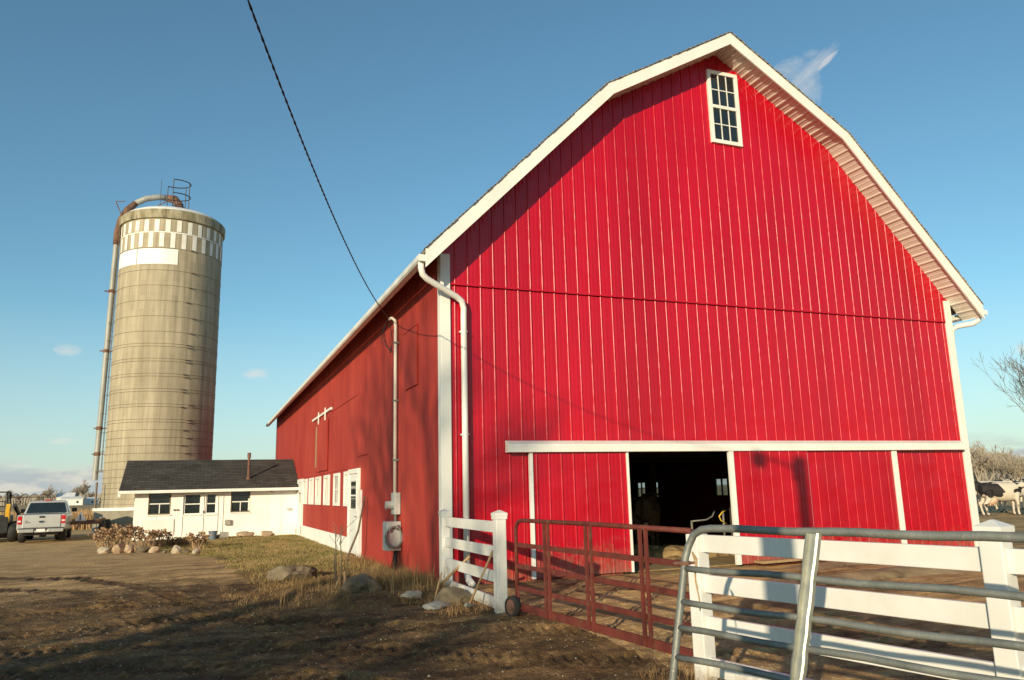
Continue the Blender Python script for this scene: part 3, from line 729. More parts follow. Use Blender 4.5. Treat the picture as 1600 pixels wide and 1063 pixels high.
# inside: floor, rear windows, posts, beams, loft
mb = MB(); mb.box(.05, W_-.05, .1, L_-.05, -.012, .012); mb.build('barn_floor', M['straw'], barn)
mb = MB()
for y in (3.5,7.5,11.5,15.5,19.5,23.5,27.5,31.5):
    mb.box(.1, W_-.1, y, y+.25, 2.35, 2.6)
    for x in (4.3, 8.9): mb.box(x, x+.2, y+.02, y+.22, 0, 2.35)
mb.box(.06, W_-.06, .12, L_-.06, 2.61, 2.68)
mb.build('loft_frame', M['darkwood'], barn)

# ------------------------------------------------------------------ yard tools, boxes and wires on the barn
mast = empty('service_mast', (-.12,3.30,1.6), 'pale electric service mast running up the red side wall to the eave', 'electric mast')
mb = MB(); mb.tube([(-.10,3.30,1.62),(-.10,3.30,5.32),(-.11,3.32,5.44),(-.17,3.36,5.50),(-.24,3.38,5.47)], .038, 10); mb.build('conduit_pipe', M['conduit'], mast, True)
for z in (2.3, 3.6, 4.9): mb = MB(); mb.box(-.145, -.035, 3.24, 3.36, z, z+.035); mb.build('pipe_strap', M['galv'], mast)
mb = MB()
for s in range(3):
    r_ = random.Random(s); a = [(-.24,3.38,5.47)]
    a += [(-.26, 3.55+.2*s, 5.42-.05*s), (-.24,3.85+.12*s,5.28-.1*s), (-.16,3.95-.1*s,4.98-.05*s), (-.12,3.7,4.86-.05*s), (-.12,3.55,5.05), (-.2,3.45,5.38)]
    # smooth
    pts = []
    for i in range(len(a)-1):
        for q in range(5):
            t = q/5; p0, p1, p2, p3 = a[max(i-1,0)], a[i], a[i+1], a[min(i+2,len(a)-1)]
            pts.append(tuple(.5*((2*p1[j])+(-p0[j]+p2[j])*t+(2*p0[j]-5*p1[j]+4*p2[j]-p3[j])*t*t+(-p0[j]+3*p1[j]-3*p2[j]+p3[j])*t**3) for j in range(3)))
    pts.append(a[-1]); mb.tube(pts, .009, 5)
mb.build('slack_wire', M['cable'], mast, True)
eb = empty('electric_meter', (-.1,3.2,1.2), 'grey electric meter boxes with a coil of grey cable on the red side wall', 'electric meter')
mb = MB(); mb.box(-.16,-.035,3.05,3.42,1.16,1.62); bevel(mb.build('upper_box', M['grey'], eb), .012)
mb = MB(); mb.cyl((-.24,3.22,1.36),.085,(1,0,0),.16,20); mb.build('meter_dial', M['grey'], eb, 'auto')
mb = MB(); mb.tube([(-.10,3.25,1.16),(-.10,3.25,1.0)], .03, 8); mb.build('nipple', M['galv'], eb)
mb = MB(); mb.box(-.34,-.035,3.0,3.42,.42,1.02); bevel(mb.build('lower_box', M['grey'], eb), .015)
mb = MB()
pts = []
for k in range(90):
    t = k/89*2*math.pi*3.4; r_ = .24+.02*math.sin(k*.9)
    r_ *= .74; pts.append((-.19+r_*math.cos(t), 2.97-.02*math.sin(k*.37)-k*.0004, .70+r_*math.sin(t)*1.15))
mb.tube(pts, .016, 6)
mb.tube([(-.14,2.95,.95),(-.13,2.95,.86)], .03, 8)
mb.build('cable_coil', M['galv'], eb, True)
mb = MB()
for k in range(4):
    y = 3.1+k*.08; mb.tube([(-.10,y,.42),(-.12,y+.03*math.sin(k),.25),(-.14,y+.12*(k-1.5)*.5,.12),(-.13,y+.05,.0)], .010 if k else .022, 6)
mb.build('cable', M['cable'], eb, True)

# sun direction (travel)
AZ, EL = R(43.0), R(13.5)
S = Vector((math.sin(AZ)*math.cos(EL), math.cos(AZ)*math.cos(EL), -math.sin(EL)))
# overhead service drop from the mast to the yard pole beside the viewer
Mh = Vector((-.24,3.38,5.50)); T = Vector((6.99,0,2.12)) - S*19.4
mb = MB(); 
for strand in range(2):
    pts = []
    for k in range(240):
        t = k/239; p = Mh.lerp(T, t); p.z -= 4*.82*t*(1-t)
        a = t*2*math.pi*70 + strand*math.pi
        pts.append(p + Vector((math.cos(a)*.0055, -math.sin(a)*.004, math.sin(a)*.0055)))
    mb.tube(pts, .0068, 5)
tag(mb.build('service_cable', M['cable'], None, True), 'twisted black overhead cable sagging to the mast on the barn', 'cable')
pole = empty('utility_pole', (-4.80,-13.80,0), 'brown wooden yard pole with a lamp arm beside the viewer', 'utility pole')
mb = MB(); mb.tube([(-4.80,-13.80,-.3),(-4.80,-13.80,3),(-4.80,-13.80,6.62)], [.15,.135,.115], 14); mb.build('shaft', M['wood'], pole, True)
mb = MB(); mb.tube([(-4.80,-13.80,6.35),tuple(T+Vector((0,0,.05))),tuple(T+Vector((-.05,0,-.02)))], .03, 8); mb.build('arm', M['galv'], pole, True)
mb = MB(); mb.tube([tuple(T+Vector((0,0,.10))),tuple(T+Vector((0,0,-.02))),tuple(T+Vector((0,0,-.20)))], [.07,.15,.11], 16); mb.build('yard_lamp', M['grey'], pole, True)
mb = MB(); mb.tube([(-4.76,-13.70,6.1),(-4.76,-13.70,6.5)], .14, 12); mb.build('junction_can', M['grey'], pole, True)

# ------------------------------------------------------------------ milk house
mh = empty('milk_house', (-3.3,21.9,0), 'low white milk house with dark shingled roof joined to the red barn', 'milk house')
Y0 = 21.9; XL = -6.48; YB = 26.9
ops = [(-6.00,-4.90,1.10,1.86,), (-4.22,-3.22,.98,1.84), (-2.98,-2.42,.98,1.84), (-1.68,-.72,1.02,1.86)]
mb = MB()
# block front wall pieced round the openings
xs = [XL, -5.98,-5.14, -4.62,-4.05, -3.80,-3.42, -3.02,-2.16, -.12]
mb = MB()
wins = [(-5.96,-5.12,.99,1.86), (-4.62,-3.96,.96,1.80), (-3.78,-3.36,.96,1.80), (-2.80,-2.02,.99,1.86)]
cur = XL
for a, b_, z0, z1 in wins:
    mb.box(cur, a, Y0, Y0+.2, -.15, 1.93); mb.box(a, b_, Y0, Y0+.2, -.15, z0); mb.box(a, b_, Y0, Y0+.2, z1, 1.93); cur = b_
mb.box(cur, -.11, Y0, Y0+.2, -.15, 1.93)
mb.box(XL, XL+.2, Y0+.2, YB, -.15, 1.93); mb.box(XL+.2, -.11, YB-.2, YB, -.15, 1.93)
mb.prism([(Y0,1.93),(YB,1.93),((Y0+YB)/2,3.08)], 'x', XL+.02, XL+.2)
wall = mb.build('wall', M['whitewash'], mh)
mb = MB()   # front plinth patch and board seams
mb.box(-6.22,-4.95,Y0-.045,Y0-.002,.15,.80); bevel(mb.build('plinth_patch', M['white'], mh), .02)
for x in (-4.66,-3.86,-3.30,-3.10): mb = MB(); mb.box(x-.012, x+.012, Y0-.03, Y0-.002, .12, 1.92); mb.build('batten', M['white'], mh)
for x in (-1.32,-.75): mb = MB(); mb.box(x-.007, x+.007, Y0-.012, Y0-.002, .12, 1.88); mb.build('batten', M['white'], mh)
def mhwin(a, b_, z0, z1, style, dark=True):
    t = MB(); fw = .045
    for q in ((a,a+fw,z0,z1),(b_-fw,b_,z0,z1),(a+fw,b_-fw,z0,z0+fw),(a+fw,b_-fw,z1-fw,z1)): t.box(q[0],q[1],Y0+.03,Y0+.11,q[2],q[3])
    w = t.build('window', M['white'] if style == 2 else M['wood'], mh)
    t = MB(); t.box(a+.03,b_-.03,Y0+.075,Y0+.085,z0+.03,z1-.03); t.build('pane', M['glass'], w)
    t = MB(); zm = (z0+z1)/2; t.box(a+fw,b_-fw,Y0+.045,Y0+.074,zm-.022,zm+.022)
    if style == 1: xm = (a+b_)/2; t.box(xm-.018,xm+.018,Y0+.050,Y0+.074,z0+fw,zm-.022)
    t.build('sash_bar', M['white'], w)
    t = MB(); t.box(a-.03,b_+.03,Y0-.05,Y0+.02,z0-.05,z0-.003); t.build('sill', M['white'], w)
mhwin(*wins[0], 1); mhwin(*wins[1], 2); mhwin(*wins[2], 2); mhwin(*wins[3], 1)
t = MB(); t.box(-2.10,-1.99,Y0-.01,Y0+.07,1.05,1.55); t.build('window_clutter', M['white'], mh)
for x in (-4.86,-4.98): t = MB(); t.cyl((x,Y0-.04,1.165),.035,(0,1,0),.07,10); t.build('tap', M['rust'], mh)
t = MB(); t.box(-.50,-.36,Y0-.12,Y0-.002,1.02,1.12); t.tube([(-1.20,Y0-.02,1.82),(-1.15,Y0-.12,1.80),(-1.05,Y0-.14,1.78)],.02,6); t.build('wall_lamp', M['grey'], mh)
t = MB(); t.box(-3.88,-3.84,Y0-.06,Y0-.03,1.0,1.1); t.build('door_handle', M['rust'], mh)
# vent box on the wall
t = MB(); t.box(-3.0,-2.78,Y0-.14,Y0-.002,.48,.70); bevel(t.build('vent_box', M['concrete'], mh), .01)
# roof
Ym = (Y0-.4+YB+.4)/2; ZE, ZR = 1.96, 3.24
mb = MB()
for (ya, za, yb, zb) in ((Y0-.42, ZE-.02, Ym, ZR), (YB+.42, ZE-.02, Ym, ZR)):
    mb.loft([[(x,ya,za),(x,yb,zb),(x,yb,zb+.06),(x,ya,za+.06)] for x in (XL-.55, -.045)])
mr = mb.build('roof', M['mhroof'], mh)
t = MB(); t.tube([(-2.11,22.35,2.28),(-2.11,22.35,3.42)], .052, 12); t.tube([(-2.11,22.35,3.28),(-2.11,22.35,3.50)], .075, 12); t.tube([(-2.11,22.35,2.18),(-2.11,22.35,2.46)], [.16,.07], 12)
t.build('stove_pipe', M['rust'], mr, 'auto')
t = MB(); t.box(XL-.57,-.05,Y0-.56,Y0-.425,ZE-.11,ZE+.01); t.box(XL-.57,XL-.47,Y0-.53,Y0-.45,ZE-.24,ZE-.11)
bevel(t.build('gutter', M['white'], mh), .012)
t = MB(); t.box(XL-.5,-.1,Y0-.40,Y0-.002,ZE-.06,ZE-.035); t.build('soffit', M['wood'], mh)
t = MB(); t.tube([(-.09,21.86,1.9),(-.09,21.86,.2)], .035, 8); t.build('downspout', M['white'], mh)

# ------------------------------------------------------------------ silo
SX, SY, SR, ST = -6.06, 31.0, 2.55, 16.3
silo = empty('silo', (SX,SY,0), 'tall tan concrete stave silo with white checkered top', 'silo')
def ring(r, z, k=96, a0=0, a1=2*math.pi, closed=True):
    return [(SX+r*math.cos(a0+(a1-a0)*j/(k if closed else k-1)), SY+r*math.sin(a0+(a1-a0)*j/(k if closed else k-1)), z) for j in range(k)]
mb = MB(); mb.loft([ring(SR,1.22), ring(SR,ST)]); mb.build('stave_wall', M['stave'], silo, 'auto')
mb = MB(); mb.loft([ring(SR+.32,-.1,64), ring(SR+.32,1.12,64)]); mb.build('base_wall', M['stavedark'], silo, 'auto')
mb = MB(); mb.loft([ring(SR+.36,1.121,64), ring(SR+.36,1.26,64)]); mb.build('base_ledge', M['white'], silo, 'auto')
mb = MB()
prof = [(SR+.006,ST-.42),(SR+.10,ST-.40),(SR+.12,ST+.02),(SR+.06,ST+.10),(SR-.1,ST+.12)]
mb.loft([ring(r,z,96) for r, z in prof], cap=False); mb.build('rim', M['rim'], silo, 'auto')
mb = MB(); mb.loft([ring(SR-.05-(SR-.1)*t*t*1.0 if t < 1 else .05, ST+.06+.55*(1-(1-t)**2), 48) for t in [i/8 for i in range(9)]]); 
mb = MB(); mb.loft([ring((SR-.04)*math.cos(t*math.pi/2)+.02, ST+.08+.62*math.sin(t*math.pi/2), 48) for t in [i/9 for i in range(10)]]); mb.build('dome', M['dome'], silo, True)
def patch(mb, a0, a1, z0, z1, r, n=3):
    for i in range(n):
        t0 = a0+(a1-a0)*i/n; t1 = a0+(a1-a0)*(i+1)/n
        c = [(SX+r*math.cos(t), SY+r*math.sin(t)) for t in (t0, t1)]
        mb.quad((*c[0],z0),(*c[1],z0),(*c[1],z1),(*c[0],z1))
mb = MB(); n = 60; rnd = random.Random(4)
zr = [(ST-1.12, ST-.46), (ST-1.98, ST-1.18)]
for row, (z0, z1) in enumerate(zr):
    for k in range(n//2):
        a = 2*math.pi*(2*k+row)/n; w = 2*math.pi/n*.86
        patch(mb, a, a+w, z0+rnd.uniform(0,.05), z1-rnd.uniform(0,.04), SR+.012)
patch(mb, 0, 2*math.pi, ST-1.175, ST-1.115, SR+.014, 72)
mb.build('checker_band', M['silowhite'], silo)
# white blank panels facing the yard
mb = MB(); af = math.radians(270)
patch(mb, R(196), R(232.5), ST-2.86, ST-2.04, SR+.02, 10); mb.build('white_panel', M['panel'], silo); mb = MB(); patch(mb, R(233.5), R(279), ST-2.86, ST-2.04, SR+.02, 12); mb.build('white_panel', M['panel'], silo)
mb = MB()
zs = []; z = 1.4; 
while z < 2.6: zs.append(z); z += .26
while z < 5.0: zs.append(z); z += .38
while z < 9.9: zs += [z, z+.14]; z += .76
while z < ST-2.95: zs.append(z); z += .80
zs += [ST-2.0]
for z in zs:
    mb = MB(); mb.tube(ring(SR+.010, z, 72)+[ring(SR+.010, z, 72)[0]], .007, 5, False)
    a = R(292)+ ((round(z*100)*7) % 9)*.02
    p = ring(SR+.04, z, 72, a, a+.001)[0]; 
    mb.box(p[0]-.09, p[0]+.05, p[1]-.06, p[1]+.04, z-.022, z+.026)
    mb.build('hoop', M['hoop'], silo)
# blower pipe up the left side, over the rim
cyl_pts = []
PX, PY = -8.98, 31.2
pp = [(-8.98,31.0,2.62),(-8.93,31.0,6.0),(-8.88,31.0,10.0),(-8.84,31.0,13.6),(-8.82,31.0,15.0)]
mb = MB(); mb.tube(pp, .135, 16); mb.build('blower_pipe', M['silopipe'], silo, 'auto')
mb = MB(); mb.tube([(-8.82,31,15.0),(-8.79,31,15.7),(-8.66,31,16.4),(-8.40,31,17.0),(-8.02,31,17.45)], [.16,.19,.20,.19,.17], 16); mb.build('pipe_elbow', M['rust'], silo, True)
mb = MB(); mb.tube([(-8.02,31,17.45),(-7.5,31,17.78),(-6.9,31,17.93),(-6.5,31,17.93)], .16, 16); mb.build('top_chute', M['silopipe'], silo, True)
mb = MB(); mb.tube([(-6.5,31,17.93),(-6.1,31,17.88),(-5.85,31,17.6),(-5.75,31,16.9)], [.2,.24,.22,.2], 12); mb.build('spout_hood', M['rust'], silo, True)
mb = MB(); mb.tube([(-8.3,31.1,16.4),(-6.5,31.0,17.75)], .03, 6); mb.tube([(-8.5,30.8,16.3),(-8.95,30.6,17.3)], .025, 6)
mb.tube([(-8.95,30.6,17.3),(-8.5,30.6,17.35)], .02, 6)
for z in (5.2, 9.2, 12.4, 3.9): 
    mb.box(-9.2, -8.62, 30.93, 31.0, z, z+.06); mb.tube([(-8.8,31,z+.03),(-8.55,31,z+.03)], .03, 6)
    mb.tube([(-8.98+(z-2.6)*.012,31,z-.05),(-8.98+(z-2.6)*.012,31,z+.12)], .155, 16)
mb.build('pipe_bracket', M['rust'], silo)
# ladder with rungs between the pipe and the wall
mb = MB()
for y in (30.65, 31.0): mb.tube([(-8.70,y,3.1),(-8.66,y,16.5)], .014, 5)
z = 3.1
while z < 16.4: mb.tube([(-8.70,30.65,z),(-8.70,31.0,z)], .012, 5); z += .3
z = 3.1
while z < 11: mb.tube([(-8.55,30.8,z),(-8.86,30.75,z),(-8.86,30.9,z)], .014, 5); z += .95
mb.box(-8.95,-8.55,30.7,31.0,3.02,3.06)
mb.build('ladder', M['hoop'], silo)
mb = MB()
def cagering(z, r=.78): return [(-6.05+r*math.cos(t), 29.9+r*.8*math.sin(t), z) for t in [R(-95)+R(215)*k/24 for k in range(25)]]
for z in (16.9, 17.65, 18.4): mb.tube(cagering(z), .026, 6)
for q in (0, 8, 16, 24): mb.tube([cagering(16.5)[q], cagering(18.4)[q]], .024, 6)
mb.tube([(-6.75,29.9,16.5),(-6.75,29.9,18.55)], .014, 6)
mb.build('top_railing', M['blackpaint'], silo)
mb = MB(); mb.tube([(-8.72,29.6,1.26),(-8.72,29.6,2.5)], .05, 8); mb.build('stub_pipe', M['hoop'], silo)

# ------------------------------------------------------------------ fences and gates
def vinyl_post(p, parent, h=1.27, w=.135, rz=0, cap=True, z0=-.2, mat=None):
    ca, sa = math.cos(rz), math.sin(rz)
    def sq(s_, z): return [(p[0]+(a*ca-b_*sa)*s_/2, p[1]+(a*sa+b_*ca)*s_/2, z) for a, b_ in ((-1,-1),(1,-1),(1,1),(-1,1))]
    mb = MB(); mb.loft([sq(w, z0), sq(w, h)]); o = bevel(mb.build('post', M['vinyl'], parent), .008, 2)
    mb = MB()
    if cap:
        mb.loft([sq(w*1.16, h-.045), sq(w*1.16, h-.002), sq(w*1.22, h+.0), sq(w*1.22, h+.035), sq(w*.12, h+.075)])
    mb.build('post_cap', M['vinyl'], o)
    return o
def vinyl_rail(a, b_, z, parent, h=.152, w=.045):
    mb = MB(); mb.bar((a[0],a[1],z+h/2), (b_[0],b_[1],z+h/2), w, h); return bevel(mb.build('rail', M['vinyl'], parent), .006, 2)
f1 = empty('white_fence', (-.2,-2.1,0), 'short white four rail vinyl fence panel between barn corner and red gate', 'fence')
vinyl_post((-.16,-.62), f1, 1.25, .14); vinyl_post((-.23,-3.42), f1, 1.27, .145)
for z in (1.04,.71,.38,.04): vinyl_rail((-.165,-.69), (-.228,-3.35), z, f1)
f2 = empty('white_fence', (.3,-8.5,-.1), 'long white vinyl fence behind the galvanized gate', 'fence')
A = Vector((.17,-7.42)); D = Vector((.185,-.983)).normalized(); rzf = math.atan2(D.x, -D.y)
posts = [A, A+D*2.58, A+D*5.1, A+D*7.6]
for k, p in enumerate(posts):
    vinyl_post((p.x, p.y), f2, 1.175 if k != 1 else 1.27, .14, rzf, k > 0, -.35)
for a, b_ in zip(posts, posts[1:]):
    for z in (1.02,.675,.325,-.02): vinyl_rail(a+D*.068, b_-D*.068, z, f2, .15)
# shut the end of the first post's latch ring
mb = MB(); mb.tube([(.10,-7.36,.82),(.06,-7.33,.86),(.03,-7.32,.82),(.06,-7.33,.78),(.10,-7.36,.82)], .010, 6); mb.build('latch_ring', M['rust'], f2)

rg = empty('red_gate', (-.1,-5.5,0), 'long rusty red steel yard gate with wheel, between the white fences', 'gate')
ga, gb = Vector((-.12,-3.74)), Vector((.145,-7.37)); gd = (gb-ga).normalized(); GL = (gb-ga).length
def gp(s, z, o=0): return (ga.x+gd.x*s - gd.y*o*0, ga.y+gd.y*s, z)
mb = MB()
mb.tube([gp(0,.12), gp(0,1.08), gp(.02,1.15), gp(.09,1.20), gp(.2,1.215), gp(GL*.5,1.215), gp(GL,1.20)], .026, 8)
mb.build('top_bar', M['rustred'], rg, True)
for z in (.90,.63,.36): 
    mb = MB(); mb.bar(gp(0,z), gp(GL,z+.0), .03, .055); bevel(mb.build('bar', M['rustred'], rg), .004)
mb = MB(); mb.bar(gp(0,.13), gp(GL,.12), .035, .09); bevel(mb.build('bottom_bar', M['rustred'], rg), .004)
for s in (.86, 1.84, 2.88):
    for ds in (0, .10):
        mb = MB(); x, y, _ = gp(s+ds, 0); nx, ny = -gd.y, gd.x
        mb.bar((x-nx*.034, y-ny*.034, .09), (x-nx*.034, y-ny*.034, 1.20), .035, .03, up=(gd.x,gd.y,0)); bevel(mb.build('upright', M['rustred'], rg), .003)
def wheel(c, r, w, ax, parent, name='wheel', hubm='galv', tyrem='black'):
    c = Vector(c); ax = Vector(ax).normalized()
    rel = [(-.5,.70),(-.5,.92),(-.32,1.),(.32,1.),(.5,.92),(.5,.70)]
    a = ax.cross(Vector((0,0,1))).normalized(); b_ = Vector((0,0,1))
    def rg_(o, rr, k=28): return [tuple(c + ax*(o*w) + (a*math.cos(2*math.pi*j/k)+b_*math.sin(2*math.pi*j/k))*rr*r) for j in range(k)]
    mb = MB(); mb.loft([rg_(o, q) for o, q in rel] + [rg_(-.5,.70)], cap=False); t = mb.build(name, M[tyrem], parent, 'auto')
    mb = MB(); mb.loft([rg_(-.42,.70), rg_(-.30,.60), rg_(-.2,.3), rg_(-.46,.24), rg_(-.46,.02)], cap=False); mb.loft([rg_(.42,.70), rg_(.30,.60), rg_(.2,.3), rg_(.46,.24), rg_(.46,.02)], cap=False)
    mb.build('hub', M[hubm], t, 'auto')
    return t
wheel((-.20,-3.78,.13), .135, .09, (.95,.25,0), rg, hubm='rust')
mb = MB(); mb.tube([(-.20,-3.78,.13),(-.12,-3.80,.13),(-.12,-3.78,.35)], .015, 6); mb.tube([(-.14,-3.85,.12),(-.05,-4.7,.14)], .012, 6); mb.build('wheel_fork', M['rustred'], rg)

gg = empty('galvanized_gate', (-.8,-10.2,0), 'grey galvanized tube gate leaning open in front of the white fence', 'gate')
q0, q1 = Vector((-1.415,-9.24)), Vector((-.894,-11.25)); qd = (q1-q0).normalized(); nrm = Vector((-qd.y, qd.x))
if nrm.x < 0: nrm = -nrm
LEAN = .26
def qp(s, z): 
    p = q0+qd*s+nrm*(LEAN*z); return (p.x, p.y, z)
mb = MB(); zt = 1.335
mb.tube([qp(0,.10), qp(0,.6), qp(0,1.15), qp(.015,1.22), qp(.05,1.295), qp(.11,1.327), qp(.18,zt)] + [qp(.18+k*.2,zt+.004*math.sin(k*1.7)) for k in range(1,21)], .0235, 14)
mb.build('frame_tube', M['galv'], gg, True)
for z in (1.09,.885,.74,.58,.38,.17):
    mb = MB(); mb.tube([qp(.01+k*.2,z+.005*math.sin(k*1.3+z*9)) for k in range(0,21)], .0195, 12); mb.build('bar', M['galv'], gg, True)
def channel(s):
    mb = MB(); w = .041
    rings = []
    for k in range(30):
        z = .08+(zt-.015-.08)*k/29
        pinch = 0
        for zz in (1.09,.885,.74,.58,.38,.17): pinch += math.exp(-((z-zz)/.045)**2)
        hw = w*(1-.13*pinch); o = Vector(qp(s+.07*(z-zt), z)); d3 = Vector((qd.x,qd.y,0)); n3 = Vector((nrm.x,nrm.y,-LEAN)).normalized()
        rings.append([tuple(o + d3*a*hw - n3*b_) for a, b_ in ((-1,.012),(-1,.040),(-.72,.046),(-.6,.022),(.6,.022),(.72,.046),(1,.040),(1,.012),(.55,.010),(-.55,.010))])
    mb.loft(rings); return mb.build('channel_brace', M['zinc'], gg, False)
channel(.92); channel(3.0)
mb = MB()
for z in (1.12, .08): 
    p = qp(0,z); mb.tube([(p[0],p[1],z-.012),(p[0],p[1],z+.012)], .036, 12); mb.tube([(p[0]-.07,p[1]+.02,z),(p[0]+.07,p[1]-.02,z)], .010, 6)
mb.build('clamp', M['rust'], gg)
mb = MB(); rnd = random.Random(2)
p = qp(.03,1.10)
for k in range(3):
    pts = [(p[0]+.03,p[1]-.01,1.19)]
    for j in range(1,6): pts.append((p[0]+.045+.012*math.sin(j*1.3+k), p[1]-.02, 1.19-j*.045*(1+.3*k)))
    mb.tube(pts, .0045, 4)
mb.build('twine', M['dryplant'], gg)

# maul leaning on the short fence, and a loose pole behind it
hm = empty('sledgehammer', (-.42,-2.75,0), 'long handled sledgehammer leaning against the white fence post', 'hammer')
b0 = Vector((-.52,-2.95,.07)); b1 = Vector((-.255,-3.22,.80))
mb = MB(); mb.tube([b0, b0.lerp(b1,.5), b1], [.017,.015,.018], 8); mb.build('handle', M['handle'], hm, True)
mb = MB(); c = b0; ax = Vector((-.8,-.55,.15)).normalized(); mb.tube([c-ax*.075, c-ax*.05, c+ax*.05, c+ax*.075], [.028,.036,.036,.028], 10); mb.build('head', M['galv'], hm, 'auto')
mb = MB(); mb.tube([(-.45,-.95,.05),(-.10,-1.75,.62)], .022, 8)
tag(mb.build('wooden_pole', M['handle'], None, True), 'short wooden pole slanting behind the lowest fence rail', 'pole')
mb = MB(); mb.tube([(-.62,6.3,.0),(-.30,6.45,.7),(-.12,6.55,1.55)], [.03,.027,.02], 7)
tag(mb.build('leaning_stick', M['wood'], None, True), 'tall grey stick leaning on the side wall beside the white door', 'stick')

# ------------------------------------------------------------------ stones
def rock(name, x, y, sx, sy, sz, m, label, seed, group=None, rz=0., sub=4, sink=.35, amp=.42):
    b = bmesh.new(); bmesh.ops.create_icosphere(b, subdivisions=sub, radius=1)
    for v in b.verts:
        d = v.co.normalized()
        k = 1 + amp*noise.noise(d*1.2 + Vector((seed*3.1, seed*1.7, 0))) + .16*noise.noise(d*3.3 + Vector((seed, 5, seed))) + .05*noise.noise(d*9 + Vector((seed, 1, 2)))
        # planar facets
        for q in range(5):
            r_ = random.Random(seed*10+q); fn = Vector((r_.uniform(-1,1), r_.uniform(-1,1), r_.uniform(-.2,1))).normalized()
            t = d.dot(fn)*k
            if t > .74: k *= .74/t*.92+.08
        v.co = d*k
    for v in b.verts: v.co = Vector((v.co.x*sx, v.co.y*sy, v.co.z*sz + sz*(1-sink)))
    me = bpy.data.meshes.new(name); b.to_mesh(me); b.free(); me.materials.append(M[m])
    me.polygons.foreach_set('use_smooth', [True]*len(me.polygons)); auto(me, 28)
    o = bpy.data.objects.new(name, me); col.objects.link(o); o.location = (x, y, gz(x, y)-sz*(.42 if name == 'boulder' else .1)); o.rotation_euler.z = rz
    return tag(o, label, 'rock', group)
rock('boulder', -2.25, 2.95, .50, .33, .20, 'rock', 'flat topped dark boulder lying alone on the grass', 3, rz=.1, sink=.1)
rock('boulder', -1.62, -.75, .33, .27, .24, 'rock', 'big grey boulder among dry weeds below the meter box', 8, rz=-.4, sink=.35)
rock('boulder', -.52, -2.15, .29, .24, .19, 'rock', 'round brown boulder at the foot of the white fence', 12, rz=.4, sink=.3)
rock('flat_stone', -.86, -2.55, .24, .13, .05, 'slab', 'flat pale grey slab in front of the brown boulder', 5, rz=.5, sink=0)
rock('flat_stone', -1.02, -1.75, .16, .11, .07, 'rock2', 'small yellowish flat stone between slab and dry weeds', 6, rz=-.2, sink=0)
edge = [(-6.75,14.5,.26,.15,'rock2','pale'),(-6.30,13.95,.25,.22,'rock3','upright orange'),(-5.98,14.0,.24,.19,'rock3','low brown'),(-5.62,13.9,.24,.16,'rock','flat grey'),
        (-5.25,13.6,.22,.16,'rock3','reddish'),(-4.95,13.1,.12,.08,'rock','very small dark'),(-4.62,12.9,.18,.18,'rock2','pointed cream'),(-4.33,12.6,.16,.11,'rock','rounded grey'),(-4.05,12.25,.2,.12,'rock2','long white')]
for k, (x, y, s_, h, m, t) in enumerate(edge):
    s_ *= .82; h *= .82
    rock('edging_stone', x, y, s_, s_*.8, h, m, t+' edging stone in the row before the milk house, '+('leftmost','second from left','third from left','fourth from left','middle one','sixth from left','third from right','second from right','rightmost')[k], 20+k, 'edging stones before the milk house', rz=k, sub=3, sink=.2)
for k, (x, y, s_, t) in enumerate(((-2.25,20.6,.36,'brown rock against the white wall right of the vent box'),(-1.35,20.9,.34,'brown rock against the milk house wall near the barn'),(-3.15,20.2,.34,'grey rock in front of the milk house door'))):
    rock('rock', x, y, s_, s_*.8, s_*.45, ('rock3','rock3','rock')[k], t, 40+k, rz=k)
bk = empty('bucket', (-3.48,19.9,0), 'upright blue grey plastic bucket by the milk house door', 'bucket')
mb = MB(); cr_ = lambda r, z: [(-3.48+r*math.cos(2*math.pi*j/20), 19.9+r*math.sin(2*math.pi*j/20), z) for j in range(20)]
mb.loft([cr_(.13,0), cr_(.155,.30), cr_(.168,.30), cr_(.168,.34), cr_(.15,.34), cr_(.13,.05)]); mb.build('body', M['bluebucket'], bk, 'auto')
mb = MB(); mb.tube([(-3.48+.16*math.cos(t), 19.9-.05-.1*math.sin(t), .33-.13*math.sin(t)) for t in [math.pi*k/12 for k in range(13)]], .006, 5); mb.build('handle', M['galv'], bk)
bk = empty('tipped_bucket', (-3.05,19.7,0), 'tipped over grey bucket beside the upright one', 'bucket')
mb = MB(); mb.loft([[(-3.2+o, 19.75+r*math.cos(2*math.pi*j/18), .15+r*math.sin(2*math.pi*j/18)) for j in range(18)] for o, r in ((0,.15),(.30,.125),(.302,.02))]); mb.build('body', M['concrete'], bk, 'auto')
mb = MB(); mb.tube([(-3.21,19.75+.15*math.cos(t), .15+.15*math.sin(t)) for t in [2*math.pi*k/18 for k in range(19)]], .012, 5); mb.build('lip', M['concrete'], bk)

# ------------------------------------------------------------------ vegetation
def blades(mb, n, region, hmin, hmax, w, rnd, lean=.5, cls=None):
    k = 0; tries = 0
    while k < n and tries < n*30:
        tries += 1
        x, y = region(rnd)
        if cls and not cls(x, y): continue
        z = gz(x, y)-.01; h = rnd.uniform(hmin, hmax); a = rnd.uniform(0, 2*math.pi); l = rnd.uniform(0, lean)*h; b_ = a+rnd.uniform(-1,1)
        dx, dy = math.cos(a)*w/2, math.sin(a)*w/2; lx, ly = math.cos(b_)*l, math.sin(b_)*l
        n0 = len(mb.v)
        mb.v += [(x-dx,y-dy,z),(x+dx,y+dy,z),(x+dx*.6+lx*.4,y+dy*.6+ly*.4,z+h*.6),(x-dx*.6+lx*.4,y-dy*.6+ly*.4,z+h*.6),(x+lx,y+ly,z+h)]
        mb.f += [(n0,n0+1,n0+2,n0+3),(n0+3,n0+2,n0+4)]; mb.mi += [0,0]; k += 1
def rect(x0, x1, y0, y1): return lambda r: (r.uniform(x0,x1), r.uniform(y0,y1))
